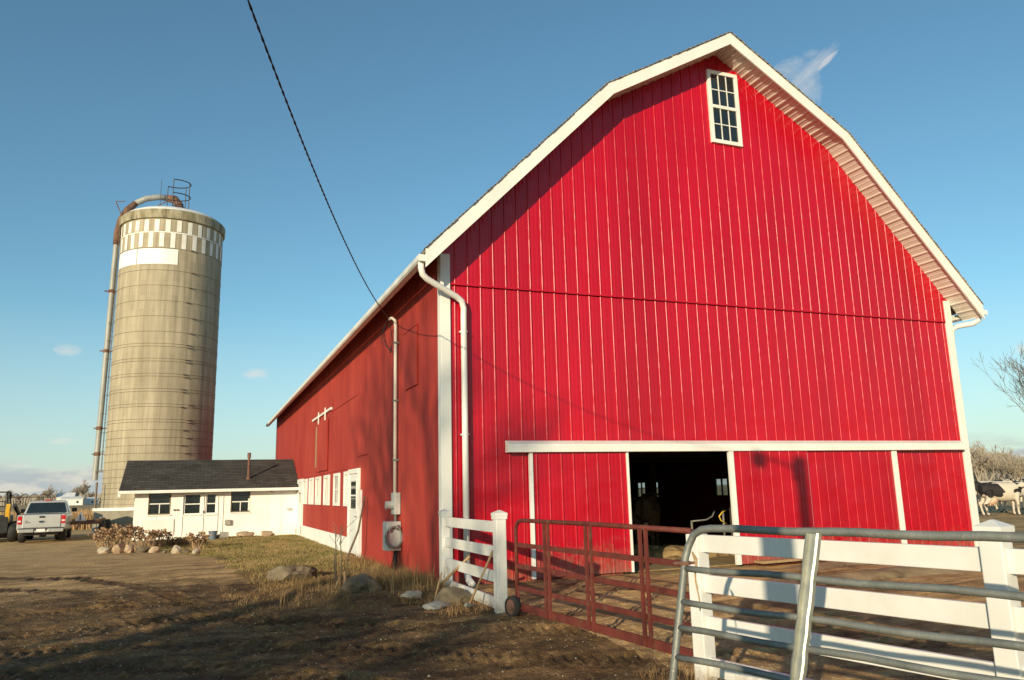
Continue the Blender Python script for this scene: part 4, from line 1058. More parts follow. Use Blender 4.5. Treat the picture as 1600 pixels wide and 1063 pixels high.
M['grassg'] = pm('grass_green', (.11,.115,.027), (.28,.22,.075), 2.2, .8, c3=(.34,.24,.10), s3=.9, t3=.47)
def drier(m):
    nt = m.node_tree; p = nt.nodes['Principled BSDF']; src = p.inputs['Base Color'].links[0].from_socket
    tc = nd(nt, 'ShaderNodeTexCoord'); sp = nd(nt, 'ShaderNodeSeparateXYZ'); nt.links.new(tc.outputs['Object'], sp.inputs[0])
    mr = nd(nt, 'ShaderNodeMapRange'); mr.inputs['From Min'].default_value = 7.; mr.inputs['From Max'].default_value = 1.5; mr.inputs['To Max'].default_value = .8; nt.links.new(sp.outputs['Y'], mr.inputs[0])
    mx = nd(nt, 'ShaderNodeMixRGB'); mx.inputs[2].default_value = (.19,.115,.045,1); nt.links.new(mr.outputs[0], mx.inputs[0]); nt.links.new(src, mx.inputs[1]); nt.links.new(mx.outputs[0], p.inputs['Base Color'])
drier(M['grassg'])
M['grassd'] = pm('dry_grass', (.16,.09,.035), (.38,.25,.11), 3., .9, c3=(.15,.07,.03), s3=1.6, t3=.52)
M['reed'] = pm('dry_reed', (.34,.20,.09), (.50,.34,.17), .6, .9)
rnd = random.Random(21)
mb = MB(); blades(mb, 42000, rect(-6.2,0,-.4,21.6), .03, .085, .012, rnd, .9, lambda x, y: polydist(x, y, GRASSPOLY)+.5*noise.noise(Vector((x*1.3,y*1.3,2))) > .05 and x < -.12)
tag(mb.build('grass', M['grassg']), kind='stuff')
mb = MB()
blades(mb, 8000, rect(-3.1,-.06,-2.4,2.4), .02, .11, .007, rnd, .9, lambda x, y: polydist(x, y, BED) > .0 and noise.noise(Vector((x*2.2,y*2.2,6))) > -.15 and not (x > -1.9 and x < -1.2 and y < -1.0))
blades(mb, 2000, rect(-1.5,-.05,-1.0,1.6), .08, .28, .006, rnd, .6, lambda x, y: noise.noise(Vector((x*2.2,y*2.2,6))) > -.2)
blades(mb, 150, rect(-1.6,-.3,-1.6,.6), .25, .55, .010, rnd, .35)
blades(mb, 90, rect(-2.9,-1.7,-1.5,.8), .15, .42, .010, rnd, .4)
blades(mb, 900, rect(-.6,-.06,2.2,7.2), .06, .25, .006, rnd, .6)
blades(mb, 500, rect(-1.0,-.2,-3.3,-2.3), .03, .14, .006, rnd, .8)
blades(mb, 1800, rect(-3.6,-2.3,-1.6,2.0), .02, .09, .006, rnd, .9, lambda x, y: noise.noise(Vector((x*1.7,y*1.7,3))) > 0)
blades(mb, 700, rect(-.3,.35,-8.6,-6.9), .03, .12, .006, rnd, .8)
tag(mb.build('dry_weeds', M['grassd']), kind='stuff')
# band of tall dry stalks behind the wagon and to the horizon side
mb = MB()
blades(mb, 16000, rect(-30,-8.8,38,52), .5, 1.25, .05, rnd, .35)
blades(mb, 5000, rect(-60,-9,52,80), .4, 1.0, .12, rnd, .35)
tag(mb.build('dry_reeds', M['reed']), kind='stuff')

def curve_pts(p, d, L, bend, rnd, n=5):
    pts = [Vector(p)]; d = Vector(d).normalized()
    for i in range(n):
        d = (d + Vector((rnd.uniform(-1,1), rnd.uniform(-1,1), rnd.uniform(-.6,.8)))*bend).normalized()
        pts.append(pts[-1] + d*L/n)
    return pts, d
def grow(mb, p, d, L, r, lv, rnd, k0=6, ratio=.68, spread=.75, bend=.12, nb=(3,5), rmin=.004, up=.12):
    pts, dd = curve_pts(p, d, L, bend, rnd, 4 if lv > 1 else 3)
    N = len(pts); end = .55 if lv > 0 else .35
    rr = [max(rmin, r*(1-(1-end)*i/(N-1))) for i in range(N)]
    mb.tube(pts, rr, max(3, k0-(0 if lv > 3 else 2 if lv > 1 else 3)), False)
    if lv == 0: return
    n = rnd.randint(*nb)
    for i in range(n):
        t = rnd.uniform(.35, 1) if i else 1
        q = t*(N-1); j = min(int(q), N-2); pt = pts[j].lerp(pts[j+1], q-j)
        ax = Vector((rnd.uniform(-1,1), rnd.uniform(-1,1), rnd.uniform(-1,1))); ax = (ax - dd*ax.dot(dd)).normalized()
        a = rnd.uniform(.35, spread) if i else rnd.uniform(0,.3)
        nd_ = (dd*math.cos(a) + ax*math.sin(a) + Vector((0,0,up))).normalized()
        grow(mb, pt, nd_, L*ratio*rnd.uniform(.75,1.15), r*end*(.95 if i == 0 else .7)*rnd.uniform(.8,1), lv-1, rnd, k0, ratio, spread, bend, nb, rmin, up)
def bare_tree(name, loc, h, seed, lv, label, group=None, mat='bark', tmat='twig', trunk_h=.28, rmin=.006, spread=.75, r0=.028, nb=(3,5), cat='tree'):
    rnd = random.Random(seed); t = empty(name, loc, label, cat, group)
    base = Vector(loc); mb = MB()
    pts, d = curve_pts(base-Vector((0,0,.2)), (0,0,1), h*trunk_h+.2, .05, rnd, 5)
    mb.tube(pts, [h*r0*(1.35 if i == 0 else 1-.09*i) for i in range(6)], 10, False); mb.build('trunk', M[mat], t, True)
    mb = MB()
    for i in range(rnd.randint(4,5)):
        a = 2*math.pi*i/4.5+rnd.uniform(-.3,.3); tilt = rnd.uniform(.3,.75) if i else .08
        dd = Vector((math.cos(a)*math.sin(tilt), math.sin(a)*math.sin(tilt), math.cos(tilt)))
        grow(mb, pts[-1]-Vector((0,0,h*.03*i*.6)), dd, h*.27, h*r0*.5, lv, rnd, 7, .70, spread, .13, nb, rmin)
    mb.build('crown', M[tmat], t)
    return t
# bare sapling by the side wall
sh = empty('bare_shrub', (-1.75,.9,0), 'leafless young shrub with thin crossing stems near the side wall', 'shrub')
rnd = random.Random(14); mb = MB()
for k, (dx, dy, L) in enumerate(((0,0,.95),(.05,.03,1.1),(-.05,.02,.6),(.1,-.05,.5))):
    p0 = (-1.72+dx, .65+dy, .0); pts, dd = curve_pts(p0, (.06*(k-1)-.02, .05, 1), L, .10, rnd, 6); mb.tube(pts, [.016*(1-.1*i) for i in range(7)], 6)
mb.build('stem', M['wood'], sh, True)
mb = MB()
for k in range(9):
    p0 = (-1.72+rnd.uniform(-.03,.06), .65, rnd.uniform(.45,.95)); a = rnd.uniform(0,6.28)
    pts, dd = curve_pts(p0, (math.cos(a)*.7, math.sin(a)*.3, 1), rnd.uniform(.25,.5), .25, rnd, 5); mb.tube(pts, [.006*(1-.12*i) for i in range(6)], 4)
mb.build('twigs', M['twig'], sh)
for k, (x, y, h, lx, t) in enumerate(((-1.95,-.3,.30,.10,'left'),(-1.78,-.35,.38,.0,'middle'),(-1.55,-.35,.3,-.03,'right'),(-.72,-1.9,.42,.12,'lone'))):
    mb = MB(); mb.tube([(x,y,-.02),(x+lx*.5,y,h*.5),(x+lx,y,h)], [.016,.014,.010], 6)
    tag(mb.build('cut_stalk', M['handle'], None, True), ['slanting pale cut stalk left of the bare shrub','upright pale cut stalk at the foot of the bare shrub','short brown cut stalk right of the bare shrub','thin pale stalk standing beside the flat yellowish stone'][k], 'stalk', 'cut stalks in the weedy bed')
# dry hydrangea clumps before the milk house
def clump(loc, r, h, n, seed, label):
    rnd = random.Random(seed); o = empty('dry_shrub', (*loc,0), label, 'shrub', 'dead flower shrubs before the milk house')
    st = MB(); hd = MB()
    for k in range(n):
        a = rnd.uniform(0,6.28); rr = r*math.sqrt(rnd.random())*.5
        p0 = (loc[0]+rr*math.cos(a), loc[1]+rr*math.sin(a), 0)
        pts, d = curve_pts(p0, (math.cos(a)*.5, math.sin(a)*.5, 1), h*rnd.uniform(.65,1.1), .15, rnd, 5)
        st.tube(pts, [.014*(1-.12*i) for i in range(6)], 4, False)
        e = pts[-1]
        for q in range(14):
            c = e + Vector((rnd.gauss(0,.045), rnd.gauss(0,.045), rnd.gauss(0,.03)))
            s_ = .028; u = Vector((rnd.uniform(-1,1),rnd.uniform(-1,1),rnd.uniform(-1,1))).normalized()*s_; w_ = u.cross(Vector((rnd.uniform(-1,1),rnd.uniform(-1,1),rnd.uniform(-1,1)))).normalized()*s_
            hd.quad(tuple(c-u-w_),tuple(c+u-w_),tuple(c+u+w_),tuple(c-u+w_))
    st.build('stems', M['dryplant'], o); hd.build('flower_heads', M['dryhead'], o)
clump((-6.75,15.3), .42, .66, 30, 1, 'leftmost dead hydrangea clump behind the edging stones')
clump((-6.35,15.6), .55, .80, 36, 2, 'second dead hydrangea clump from the left, tallest')
clump((-5.65,15.0), .5, .66, 30, 3, 'spreading dead hydrangea clump beside the milk house corner')
clump((-5.25,16.4), .4, .5, 14, 4, 'low thin dead flower clump near the plinth patch')
clump((-4.0,14.6), .45, .45, 18, 5, 'small dead flower clump standing on the grass by the door')
# low green ground plants
lo = empty('green_bush', (-5.0,17.6,0), 'low dark green bush at the foot of the milk house wall', 'bush')
rnd = random.Random(31); st = MB(); mb = MB()
for k in range(900):
    a = rnd.uniform(0,6.28); q = math.sqrt(rnd.random()); x = -4.75+1.0*q*math.cos(a); y = 17.4+.5*q*math.sin(a); z = rnd.uniform(.0,.30)*(1-q*.6)
    s_ = .035; u = Vector((rnd.uniform(-1,1),rnd.uniform(-1,1),rnd.uniform(-.3,1))).normalized()*s_; w_ = u.cross(Vector((rnd.uniform(-1,1),rnd.uniform(-1,1),rnd.uniform(-1,1)))).normalized()*s_*.6
    c = Vector((x,y,z)); mb.quad(tuple(c-u-w_),tuple(c+u-w_),tuple(c+u+w_),tuple(c-u+w_))
mb.build('leaves', M['grassg'], lo)
for k in range(30):
    a = rnd.uniform(0,6.28); x = -4.75+.7*rnd.random()*math.cos(a); y = 17.4+.3*rnd.random()*math.sin(a); st.tube([(x,y,-.02),(x,y,.2)], .006, 4, False)
st.build('stems', M['twig'], lo)

# trees
bare_tree('bare_tree', (46.9,19.7,0), 10.8, 5, 5, 'large leafless tree at the right edge behind the cows', None, rmin=.009, nb=(2,4), r0=.018)
protoA = bare_tree('woodland_tree', (0,0,0), 9.5, 11, 4, 'leafless tree in the distant wood', 'bare trees of the distant wood behind the cows', 'fartwig', 'fartwig', rmin=.03, nb=(3,5), trunk_h=.2)
protoB = bare_tree('woodland_tree', (0,0,0), 9.0, 12, 4, 'leafless tree in the distant wood', 'bare trees of the distant wood behind the cows', 'fartwig', 'fartwig', rmin=.03, nb=(3,5), trunk_h=.16, spread=.95)
CAM = Vector((-4.0222,-13.5174,1.6))
def place_px(px, dist, y=760):
    # helper for distant things: bearing measured from the standpoint in degrees
    return None
def bearing(deg, dist): a = R(deg); return (CAM.x+math.sin(a)*dist, CAM.y+math.cos(a)*dist, 0)
# the wood on the right: bearings 50.5..57
rnd = random.Random(77); first = True
for k in range(36):
    b_ = 50.2 + 7.4*k/35 + rnd.uniform(-.15,.15); dd = rnd.choice((150,162,175,190))+rnd.uniform(-6,6)
    src = protoA if k % 2 else protoB
    o = src if k < 2 else copy_tree(src)
    o.location = bearing(b_, dd); s_ = rnd.uniform(.55,.9)*(1.12 if 51.5 < b_ < 54 else .85); o.scale = (s_,s_,s_*rnd.uniform(.9,1.1)); o.rotation_euler.z = rnd.uniform(0,6.28)
mb = MB(); rnd = random.Random(78)
for k in range(4500):
    b_ = rnd.uniform(48,62); dd = rnd.uniform(165,215); x, y, _ = bearing(b_, dd); h = rnd.uniform(.8,4.2); a = rnd.uniform(0,3.14); w_ = .09
    l = rnd.uniform(-.6,.6); mb.quad((x,y,0),(x+w_*math.cos(a),y+w_*math.sin(a),0),(x+l+w_*.5,y,h),(x+l,y,h))
tag(mb.build('undergrowth', M['fartwig']), kind='stuff')
# distant trees on the left
def px_bearing(px): return math.degrees(math.atan((px-800)/1210.))+21.84
lt = [(70,430,.55),(84,420,.95),(97,470,.8),(104,470,.8),(113,500,.75),(127,430,.95),(137,400,1.12),(146,480,.8),(2,500,.8),(20,520,.9),(38,480,.7)]
proC = bare_tree('field_tree', (0,0,0), 9.5, 15, 4, 'small bare tree on the far left horizon', 'bare trees on the left horizon', 'fartwig', 'fartwig', rmin=.05, nb=(3,5), trunk_h=.25)
for k, (px, d, s_) in enumerate(lt):
    o = proC if k == 0 else copy_tree(proC); o.location = bearing(px_bearing(px), d); o.scale = (s_,)*3; o.rotation_euler.z = k*1.3
mb = MB(); rnd = random.Random(79)
for k in range(26000):
    b_ = rnd.uniform(-20,20) if rnd.random() < .85 else rnd.uniform(58,70); dd = rnd.uniform(700,900); x, y, _ = bearing(b_, dd); h = rnd.uniform(2,9)*(.6+.5*noise.noise(Vector((b_*.7,0,0)))+.3); w_ = .8; l = rnd.uniform(-1,1)
    mb.quad((x,y,0),(x+w_,y,0),(x+w_*.6+l,y,h),(x+l,y,h))
tag(mb.build('distant_woods', M['fartwig']), kind='stuff')
# trees behind the viewer whose shadows reach the yard and the wall
bare_tree('yard_tree', (-28.6,-29.2,0), 14.8, 41, 4, 'bare yard tree behind the viewer throwing shade on the side wall', None, r0=.026, rmin=.014, nb=(3,4), trunk_h=.5, spread=.5)
bare_tree('yard_tree', (-16.9,-17.6,0), 7.0, 42, 4, 'wide low bare tree behind the viewer, shading the near gravel', None, r0=.024, rmin=.014, nb=(3,4), spread=.9, trunk_h=.2)
bare_tree('yard_tree', (-14.4,-18.6,0), 6.4, 44, 4, 'short dense bare tree behind the viewer beside the yard pole', None, r0=.024, rmin=.014, nb=(3,4), spread=.9, trunk_h=.2)
bare_tree('yard_tree', (-19.0,-24.0,0), 9.0, 43, 4, 'low bare tree behind the viewer, shading the mud', None, r0=.026, rmin=.012, nb=(2,4))

# ------------------------------------------------------------------ distant farm buildings
def farmhouse(px, d, w, dp, h, rh, label, roofm='grey', name='farm_building'):
    b = px_bearing(px); x, y, _ = bearing(b, d); o = empty(name, (x,y,0), label, 'building')
    mb = MB(); mb.box(x-w/2,x+w/2,y,y+dp,0,h); mb.prism([(y,h),(y+dp,h),(y+dp/2,h+rh)],'x',x-w/2,x+w/2); mb.build('wall', M['farwhite'], o)
    mb = MB(); 
    for s_ in (0,1):
        ya, yb = (y-.3, y+dp/2) if s_ == 0 else (y+dp+.3, y+dp/2)
        mb.loft([[(q,ya,h-.1),(q,yb,h+rh+.02),(q,yb,h+rh+.25),(q,ya,h+.12)] for q in (x-w/2-.3,x+w/2+.3)])
    mb.build('roof', M[roofm], o)
    n = max(1, int(w/3))
    for k in range(n):
        mb = MB(); xx = x-w/2+w*(k+.5)/n; mb.box(xx-.4,xx+.4,y-.06,y-.01,h*.35,h*.7); mb.build('window', M['glass'], o)
    mb = MB(); mb.box(x-w/2+.4,x-w/2+1.4,y-.08,y-.01,0,2.1); mb.build('door', M['glass'], o)
farmhouse(108, 420, 7, 7, 3.6, 2.0, 'small white distant farmhouse, left end of the far white buildings', 'farwhite')
farmhouse(119, 400, 8.5, 8, 2.7, .9, 'long low white distant shed beside the farmhouse', 'farwhite')
farmhouse(133, 440, 2.2, 2.5, 2.2, .7, 'tiny white hut between two distant white sheds', 'farwhite')
farmhouse(144, 430, 7, 6, 2.2, 1.0, 'white distant shed nearest the silo', 'farwhite')
# irrigation rig on the horizon
ir = empty('irrigation_rig', bearing(px_bearing(55), 260), 'long arched irrigation rig on wheels across the far field', 'irrigation rig')
xa = Vector(bearing(px_bearing(24), 260)); xb = Vector(bearing(px_bearing(92), 290)); n = 5; mb = MB(); lg = MB()
for k in range(n):
    a = xa.lerp(xb, k/n); b_ = xa.lerp(xb, (k+1)/n); tp = []; bt = []
    for j in range(9):
        t = j/8; p = a.lerp(b_, t); bow = math.sin(math.pi*t); tp.append(p+Vector((0,0,3.3+.9*bow))); bt.append(p+Vector((0,0,3.0+.15*bow)))
    mb.tube(tp, .09, 4); mb.tube(bt, .07, 4)
    for j in range(8): mb.tube([bt[j], tp[j+1]], .04, 3); mb.tube([tp[j], bt[j]], .04, 3)
    lg.tube([b_+Vector((0,0,3.2)), b_+Vector((-1,1,.3))], .08, 4); lg.tube([b_+Vector((0,0,3.2)), b_+Vector((1,-1,.3))], .08, 4)
mb.build('truss', M['rust'], ir); lg.build('tower_leg', M['rust'], ir)

# ------------------------------------------------------------------ pickup truck (built along +y, then turned)
tk = empty('pickup_truck', (0,0,0), 'silver pickup truck parked tail towards the viewer left of the silo', 'pickup truck')
def rrect(w, z0, z1, y, r=.08, k=4, xc=0, taper=0):
    out = []
    for cx, cz, a0 in ((w/2-r, z1-r, 0), (-w/2+r, z1-r, 90), (-w/2+r, z0+r, 180), (w/2-r, z0+r, 270)):
        for j in range(k+1):
            a = R(a0+90*j/k); x = cx+r*math.cos(a); z = cz+r*math.sin(a)
            out.append((xc+x*(1-taper*(z-z0)/(z1-z0)), y, z))
    return out
mb = MB()   # lower body: bed + cab sides + hood
secs = [(0,1.62,.55,1.10),(.05,1.70,.50,1.12),(1.75,1.74,.42,1.12),(1.80,1.75,.42,1.12),(3.2,1.75,.42,1.10),(3.9,1.74,.42,1.05),(4.6,1.68,.45,.98),(4.78,1.55,.50,.90)]
mb.loft([rrect(w, z0, z1, y, .07) for y, w, z0, z1 in secs]); body = mb.build('body', M['truckpaint'], tk, 'auto')
mb = MB(); mb.box(-.74,.74,.08,1.72,1.10,1.135); mb.build('bed_rim', M['blackpaint'], body)
mb = MB()   # cab greenhouse
def gh(y0, y1, z, w): return [(-w/2,y0,z),(w/2,y0,z),(w/2,y1,z),(-w/2,y1,z)]
mb.loft([gh(1.80,3.45,1.10,1.66), gh(2.02,2.95,1.60,1.34), gh(2.12,2.85,1.66,1.22)]); bevel(mb.build('cab', M['truckpaint'], tk), .04, 3)
def lerp3(a, b_, t): return tuple(a[i]+(b_[i]-a[i])*t for i in range(3))
mb = MB()   # windows laid 6 mm proud of the cab faces
q = [(-.74,1.82,1.15),(.74,1.82,1.15),(.62,1.995,1.57),(-.62,1.995,1.57)]
mb.face([(x,y-.02,z) for x,y,z in q]); mb.build('rear_window', M['glass'], tk)
for s_ in (-1,1):
    mb = MB(); mb.face([(s_*.825,1.98,1.16),(s_*.825,3.20,1.16),(s_*.69,2.88,1.56),(s_*.69,2.12,1.56)]); mb.build('side_window', M['glass'], tk)
mb = MB(); mb.face([(-.72,3.40,1.17),(.72,3.40,1.17),(.6,3.02,1.58),(-.6,3.02,1.58)]); mb.build('windshield', M['glass'], tk)
mb = MB(); mb.box(-.66,.66,-.035,.0,.60,1.10); tg = bevel(mb.build('tailgate', M['truckpaint'], tk), .02, 2)
mb = MB(); mb.box(-.09,.09,-.06,-.037,.98,1.05); mb.build('handle', M['blackpaint'], tg)
mb = MB(); mb.loft([[(.115*math.cos(2*math.pi*j/24),y,.825+.05*math.sin(2*math.pi*j/24)) for j in range(24)] for y in (-.037,-.05)]); bd = mb.build('badge', M['chrome'], tg)
mb = MB(); mb.loft([[(.098*math.cos(2*math.pi*j/24),y,.825+.038*math.sin(2*math.pi*j/24)) for j in range(24)] for y in (-.0505,-.054)]); mb.build('badge_field', M['blue'], bd)
mb = MB(); mb.box(-.56,-.38,-.045,-.037,.79,.81); mb.box(-.56,-.47,-.045,-.037,.85,.87); mb.build('lettering', M['blackpaint'], tg)
for s_ in (-1,1):
    mb = MB(); x0, x1 = sorted((s_*.68, s_*.83)); mb.box(x0,x1,-.03,.12,.74,1.06); t = bevel(mb.build('tail_light', M['tail'], tk), .015, 2)
    mb = MB(); mb.box(x0+.02,x1-.03,-.040,-.031,.83,.89); mb.build('reverse_lens', M['whitelens'], t)
    mb = MB(); x0, x1 = sorted((s_*.86, s_*1.06)); mb.box(x0,x1,3.05,3.15,1.15,1.32); bevel(mb.build('mirror', M['blackpaint'], tk), .02, 2)
mb = MB(); mb.box(-.78,-.24,-.20,-.04,.42,.56); mb.box(.24,.78,-.20,-.04,.42,.56); mb.box(-.24,.24,-.16,-.04,.41,.50); bm_ = bevel(mb.build('rear_bumper', M['chrome'], tk), .02, 2)
mb = MB(); mb.box(-.80,.80,-.205,-.045,.561,.59); mb.build('bumper_pad', M['blackpaint'], bm_)
mb = MB(); mb.box(-.15,.15,-.175,-.165,.44,.58); mb.build('licence_plate', M['plate'], bm_)
mb = MB(); mb.box(-.12,.12,2.05,2.10,1.655,1.69); mb.build('brake_light', M['tail'], tk)
mb = MB(); mb.box(-.60,.60,.1,4.3,.30,.45); mb.tube([(-.6,1.0,.34),(.6,1.0,.34)], .06, 8); mb.tube([(-.12,1.0,.33),(.12,1.0,.33)], .14, 10); mb.build('chassis', M['blackpaint'], tk)
for s_ in (-1,1):
    for y in (.98, 3.95): wheel((s_*.72, y, .36), .36, .25, (s_,0,0), tk, hubm='chrome')
tk.location = (-9.86, 23.0, 0.02); tk.rotation_euler.z = R(4.5)

# ------------------------------------------------------------------ skid loader at the left edge
sk = empty('skid_loader', (0,0,0), 'black and yellow skid loader cut by the left edge', 'skid loader')
mb = MB(); mb.loft([rrect(1.1, .35, 1.05, y, .06) for y in (.2, 2.2)]); bevel(mb.build('body', M['blackpaint'], sk), .03)
for a, b_ in ((.42,.56),(-.56,-.42)): mb = MB(); mb.prism([(.25,.75),(.15,1.25),(.35,1.50),(.75,1.35),(.6,.75)], 'x', a, b_); mb.build('side_tower', M['yellow'], sk)
mb = MB()
for s_ in (-.40,.40):
    mb.tube([(s_,.6,1.0),(s_,.55,1.85),(s_,.75,1.98),(s_,1.7,1.98),(s_,1.9,1.85),(s_,1.95,1.0)], .045, 8)
mb.box(-.42,.42,.6,1.85,1.96,2.0)
for z in (1.2,1.4,1.6): mb.tube([(-.4,.57,z),(.4,.57,z)], .02, 6)
mb.build('cage', M['blackpaint'], sk)
mb = MB()
for s_ in (-.72,.72): mb.tube([(s_,.25,1.45),(s_,1.2,1.25),(s_,2.3,1.1),(s_,2.9,.4)], .08, 6)
mb.build('lift_arm', M['blackpaint'], sk)
mb = MB(); mb.prism([(2.8,.1),(3.5,.05),(3.55,.12),(2.95,.6),(2.8,.6)], 'x', -.9, .9); mb.build('bucket', M['rust'], sk)
for s_ in (-1,1):
    for y in (.6, 1.75): wheel((s_*.70, y, .4), .40, .28, (s_,0,0), sk, hubm='yellow')
sk.location = (-12.0, 25.0, 0); sk.rotation_euler.z = R(6); sk.scale = (1.05,)*3

# ------------------------------------------------------------------ low farm wagon by the silo
wg = empty('farm_wagon', (-8.9,25.3,0), 'low dark red wagon running gear with a reflector triangle between truck and silo', 'wagon')
mb = MB(); mb.box(-9.6,-8.0,25.6,25.75,.62,.74); mb.box(-9.6,-8.0,28.2,28.35,.62,.74); mb.box(-9.5,-9.38,25.4,28.4,.70,.82); mb.box(-8.22,-8.10,25.4,28.4,.70,.82); mb.build('frame', M['rust'], wg)
for x in (-9.65,-7.98):
    for y in (25.9,28.1): wheel((x,y,.38), .38, .22, (1,0,0), wg, hubm='rust')
mb = MB(); mb.tube([(-8.8,25.4,.7),(-8.8,24.6,.45)], .04, 6); mb.tube([(-8.3,25.5,.8),(-8.3,25.5,1.05)], .03, 6); mb.build('tongue', M['rust'], wg)
mb = MB(); mb.prism([(-9.02,.78),(-8.58,.78),(-8.80,1.16)], 'y', 25.50, 25.515); tr = mb.build('reflector_triangle', M['plate'], wg)
mb = MB(); mb.box(-8.83,-8.79,25.48,25.498,.80,1.02); mb.build('triangle_bracket', M['blackpaint'], tr)

# ------------------------------------------------------------------ cows
def make_cow_meshes():
    """whole body lofted from crossing tubes and fused into one skin; faces +y"""
    mb = MB()
    def ell(c, rx, rz, tilt=0, k=16):
        out = []
        for j in range(k):
            t = 2*math.pi*j/k; x = rx*math.cos(t); z = rz*math.sin(t)
            out.append((c[0]+x, c[1]-z*math.sin(tilt), c[2]+z*math.cos(tilt)))
        return out
    # trunk from rump to chest
    mb.loft([ell(c, rx, rz) for c, rx, rz in (((0,-.86,1.12),.10,.12),((0,-.82,1.08),.22,.26),((0,-.66,1.08),.27,.33),((0,-.38,1.05),.30,.37),((0,0,1.00),.34,.41),((0,.34,.99),.31,.40),((0,.60,1.01),.26,.38),((0,.78,1.05),.18,.28),((0,.88,1.08),.10,.15))])
    # hip bones
    for s_ in (-1,1): mb.tube([(s_*.20,-.62,1.36),(s_*.24,-.55,1.33)], [.05,.06], 8)
    # neck and head
    mb.loft([ell((0,.62,1.12),.17,.28,-.3), ell((0,.92,1.20),.13,.22,-.5), ell((0,1.14,1.30),.10,.16,-.5)])
    mb.loft([ell((0,1.06,1.40),.09,.10,-.3), ell((0,1.16,1.36),.12,.15,-.9), ell((0,1.32,1.26),.10,.12,-.9), ell((0,1.48,1.13),.075,.085,-.9), ell((0,1.56,1.07),.085,.08,-.9), ell((0,1.60,1.04),.05,.05,-.9)])
    for s_ in (-1,1):
        mb.tube([(s_*.10,1.12,1.40),(s_*.20,1.10,1.42),(s_*.29,1.08,1.38)], [.03,.05,.015], 8)
        # front leg
        x = s_*.17
        mb.tube([(x,.60,.95),(x,.58,.72),(x,.60,.50),(x,.59,.44),(x,.58,.16),(x,.60,.08),(x,.62,.0)], [.13,.095,.062,.058,.045,.055,.065], 10)
        # hind leg with stifle and hock
        x = s_*.19
        mb.tube([(x,-.62,1.05),(x,-.56,.80),(x,-.66,.60),(x,-.80,.48),(x,-.78,.42),(x,-.73,.16),(x,-.70,.08),(x,-.67,.0)], [.20,.16,.10,.065,.058,.047,.055,.065], 10)
    me = bpy.data.meshes.new('cow_tmp'); me.from_pydata(mb.v, [], mb.f); bm_fix(me)
    o = bpy.data.objects.new('cow_tmp', me); col.objects.link(o)
    rm = o.modifiers.new('r', 'REMESH'); rm.mode = 'VOXEL'; rm.voxel_size = .028
    sm = o.modifiers.new('s', 'SMOOTH'); sm.iterations = 4; sm.factor = .5
    dg = bpy.context.evaluated_depsgraph_get(); dg.update()
    out = bpy.data.meshes.new_from_object(o.evaluated_get(dg)); bpy.data.objects.remove(o)
    out.polygons.foreach_set('use_smooth', [True]*len(out.polygons)); out.name = 'cow_body'
    return out
CB = make_cow_meshes()
def cow(x, y, rz, mat, label, scale=1., group='dairy cows in the yard behind the barn'):
    r = empty('cow', (0,0,0), label, 'cow', group)
    me = CB.copy(); me.materials.clear(); me.materials.append(M[mat]); b = bpy.data.objects.new('body', me); col.objects.link(b); b.parent = r
    mb = MB(); blob(mb, (0,-.42,.63), .20, .27, .19, 3, 2, .08)
    for sx in (-.08,.08):
        for sy in (-.52,-.34): mb.tube([(sx,sy,.52),(sx*1.1,sy,.40)], [.025,.018], 6)
    mb.build('udder', M['udder'], r, True)
    mb = MB(); mb.tube([(0,-.86,1.28),(0,-.93,1.15),(0,-.95,.8),(0,-.93,.55)], [.035,.025,.018,.014], 6); mb.tube([(0,-.93,.58),(0,-.93,.42)], [.035,.01], 6); mb.build('tail', M[mat], r, True)
    mb = MB()
    for sx in (-1,1): 
        mb.tube([(sx*.17,.62,.0),(sx*.17,.60,.06)], [.068,.055], 8); mb.tube([(sx*.19,-.67,.0),(sx*.19,-.69,.06)], [.068,.055], 8)
    mb.build('hooves', M['blackpaint'], r)
    r.location = (x, y, gz(x, y)); r.rotation_euler.z = rz; r.scale = (scale,)*3
    return r
# heading: rz = 0 faces +y; the near cow faces right in the picture
hd_ = -R(21.84+90+8)
cow(28.7, 10.9, hd_+R(6), 'holstein', 'black and white cow standing side on nearest, its udder full', 1.02)
cow(30.6, 12.9, hd_+R(10), 'holstein2', 'dark backed cow half hidden behind the side on cow', 1.05)
cow(32.0, 11.2, hd_-R(150), 'holstein3', 'cow facing left at the right edge, mostly black', 1.06)
cow(28.3, 8.5, hd_+R(62), 'holstein2', 'nearly black cow at the very right edge, nearer than the rest', 1.05)
cow(34.5, 14.6, hd_+R(15), 'holstein2', 'pale backed cow at the rear of the herd', 1.08)
# brown cow in the dark of the barn
def px_on_ground_inside(): pass
bc = cow(6.95, 4.6, R(-38), 'brownhide', 'brown cow standing in the dark barn doorway', 1.0, None)
